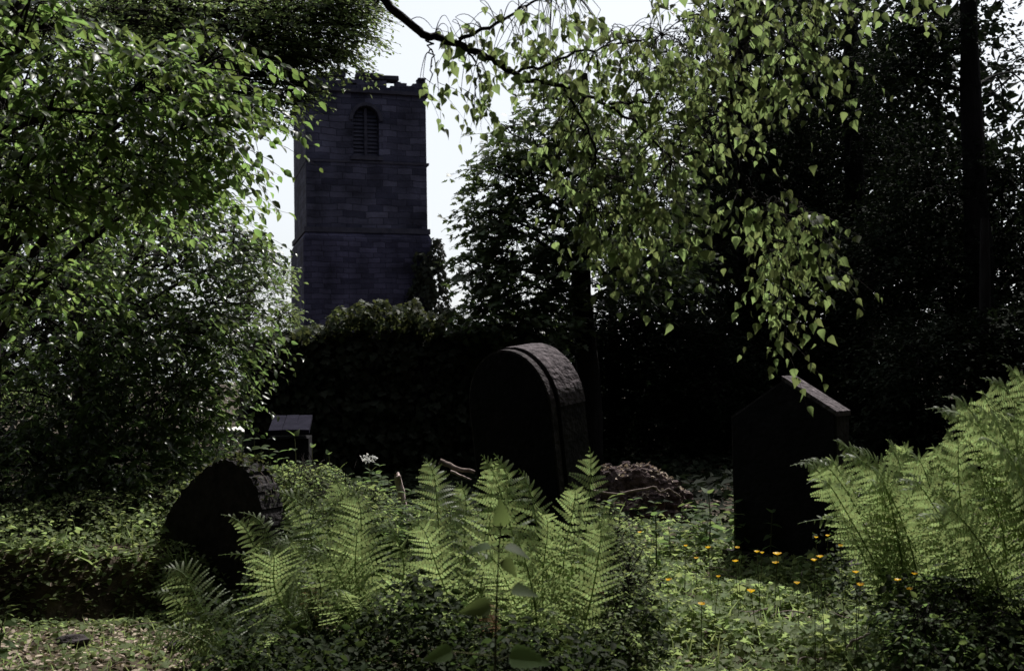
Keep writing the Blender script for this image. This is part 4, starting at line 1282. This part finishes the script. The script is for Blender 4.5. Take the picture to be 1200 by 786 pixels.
tag(b_.build("grass", M['cover']), "thin grass blades growing through the ground cover", "grass", None, 'stuff')
b_ = Buf()
for n, x0, x1, y0, y1 in ((5200, -3.6, -0.7, 4.6, 7.0), (1500, -0.7, 3.6, 4.6, 9), (2500, -3, 4, 8.5, 13)):
    x, y = scatter(n, x0, x1, y0, y1)
    P = np.stack([x, y, ground_z(x, y) + rng.uniform(0.004, 0.025, len(x))], 1)
    a = rng.uniform(0, 6.28, len(x))
    put_leaves(b_, P, np.stack([np.cos(a), np.sin(a), rng.normal(0, 0.25, len(x))], 1), rng.normal(0, 0.35, (len(x), 3)) + [0, 0, 1], rng.uniform(0.02, 0.05, len(x)), T_OVAL)
tag(b_.build("leaf_litter", M['litter']), "pale brown dead leaves littering the bare ground at the bottom left", "leaf litter", None, 'stuff')

# a bed of nettles behind the low headstone and the ferns
b_, s_ = Buf(), Buf()
for px0, px1, d0, d1, cnt, h0, h1 in ((195, 470, 8.4, 10.2, 130, 0.35, 0.72), (0, 200, 8.2, 9.6, 50, 0.25, 0.5), (680, 900, 8.2, 9.8, 26, 0.2, 0.42), (425, 530, 7.5, 8.3, 34, 0.42, 0.60)):
    for k in range(cnt):
        d = rng.uniform(d0, d1)
        p = at(rng.uniform(px0, px1), 440, d)
        z = float(ground_z(p[0], p[1]))
        hh = rng.uniform(h0, h1)
        tp_ = np.array([p[0] + rng.normal(0, .05), p[1] + rng.normal(0, .05), z + hh])
        sp = bez([p[0], p[1], z], [p[0], p[1], z + hh * .6], tp_, 8)
        tubes(s_, sp, np.linspace(.004, .002, 8), 4)
        for i in range(7):
            u = 0.2 + 0.8 * i / 6
            q = np.array([np.interp(u, np.linspace(0, 1, 8), sp[:, c_]) for c_ in range(3)])
            a = i * math.pi / 2 + rng.uniform(-.4, .4)
            for a2_ in (a, a + math.pi):
                ax = np.array([math.cos(a2_), math.sin(a2_), -0.3 + 0.5 * u + rng.normal(0, .2)])
                put_leaves(b_, q[None], ax[None], (np.array([0, -0.1, 1.0]) + rng.normal(0, .3, 3))[None], 0.125 * (1.2 - .6 * u) * rng.uniform(.7, 1.2), T_OVAL)
s_.build("stems", M['stem'])
bpy.data.objects["stems"]['kind'] = "stuff"
tag(bpy.data.objects["stems"], "stems of the nettle bed", "nettles")
no = b_.build("nettle_bed", M['nettle'])
tag(no, "bed of nettles and weeds growing between the low headstone and the wall", "nettles", None, 'stuff')
so = bpy.data.objects["stems"]
so.parent = no
del so['category'], so['label']

# near black leaves over the ground further back, shade put into their colour
cover("shade_growth", "low growth coloured near black as shade on the ground behind the headstones", [(30000, -6, 9, 10.8, 20, 1.3), (16000, -16, -5, 12, 29.3, 1.2)], 0.16, 'dark_leaf', T_DIAM, 0.22)

# wood round the churchyard, plus unseen leaves added round the camera to block skylight
b_ = Buf()
for x0, x1, y0, y1, z0, z1, cnt, lf in ((3, 26, 24, 34, 0, 6.2, 26000, 0.32), (-2.0, 8, 20, 24, 0, 2.6, 8000, 0.28), (8, 30, 26, 36, 5, 9.5, 9000, 0.32), (-24, -7.5, 17, 26, 0, 6.0, 15000, 0.30), (12, 20, 8, 24, 0, 9, 9000, 0.32), (9.5, 16, 3, 16.5, 0, 13, 20000, 0.36), (-24, -6.8, 18, 26, 5, 11.5, 12000, 0.30),
                                       (-14, 14, -13, -4, 0, 13, 30000, 0.42), (-15, -6.5, -4, 8, 0, 13, 26000, 0.40), (6, 14, -4, 6, 0, 10, 14000, 0.40), (-10, 10, -5, 3.6, 6.5, 10.5, 24000, 0.40), (-9, 7, 3.0, 6.6, 7.6, 10.0, 16000, 0.36), (5.5, 11.5, 24, 30, 4, 12, 11000, 0.30), (4.2, 7, 24, 28, 4, 8, 4000, 0.3)):
    P = np.stack([rng.uniform(x0, x1, cnt), rng.uniform(y0, y1, cnt), z0 + (z1 - z0) * rng.uniform(0, 1, cnt) ** 1.15], 1)
    wob_ = 0.6 + 0.4 * np.sin(P[:, 0] * 0.9 + P[:, 1] * 0.4) * np.sin(P[:, 0] * 0.37 + 1)
    P = P[(P[:, 2] - z0) < (z1 - z0) * (0.72 + 0.28 * wob_)]
    put_leaves(b_, P, rng.normal(size=P.shape), rng.normal(size=P.shape), lf * rng.uniform(.6, 1.3, len(P)), T_DIAM)
tag(b_.build("wood", M['dark_leaf']), "dark wood round the churchyard with unseen leaves added to block skylight", "wood", None, 'stuff')

# weeds round the feet of the ferns, shade put into their dark colour
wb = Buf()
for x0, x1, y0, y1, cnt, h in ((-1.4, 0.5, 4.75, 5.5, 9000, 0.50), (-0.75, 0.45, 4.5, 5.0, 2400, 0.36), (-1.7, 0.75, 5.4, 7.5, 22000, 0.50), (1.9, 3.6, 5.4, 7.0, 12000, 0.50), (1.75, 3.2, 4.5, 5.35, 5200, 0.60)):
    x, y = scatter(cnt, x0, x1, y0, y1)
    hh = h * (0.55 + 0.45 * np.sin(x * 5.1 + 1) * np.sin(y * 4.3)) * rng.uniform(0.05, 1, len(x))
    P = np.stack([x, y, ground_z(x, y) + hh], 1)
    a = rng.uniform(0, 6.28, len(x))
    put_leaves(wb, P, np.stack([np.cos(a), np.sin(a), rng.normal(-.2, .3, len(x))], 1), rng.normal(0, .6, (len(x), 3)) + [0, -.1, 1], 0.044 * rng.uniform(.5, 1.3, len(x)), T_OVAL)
tag(wb.build("undergrowth", M['shade_weed']), "weeds coloured dark for shade at the feet of the ferns", "undergrowth", None, 'stuff')

# dry stems and twigs lying about the foreground
db = Buf()
for x0, x1, y0, y1, cnt in ((-3.4, -0.8, 4.6, 6.7, 70), (0.3, 3.2, 4.6, 8.5, 60)):
    for k in range(cnt):
        x, y = rng.uniform(x0, x1), rng.uniform(y0, y1)
        a, L_ = rng.uniform(0, 6.28), rng.uniform(0.08, 0.35)
        z = float(ground_z(x, y)) + (0.02 if x < 0 else rng.uniform(0.03, 0.16))
        e_ = np.array([x + math.cos(a) * L_, y + math.sin(a) * L_, z + rng.normal(0, .03)])
        tubes(db, bez([x, y, z], (np.array([x, y, z]) + e_) / 2 + rng.normal(0, .03, 3), e_, 6), np.linspace(.004, .0015, 6), 4)
tag(db.build("dry_stems", M['dead']), "dry dead stems and twigs lying among the leaves", "twigs", None, 'stuff')
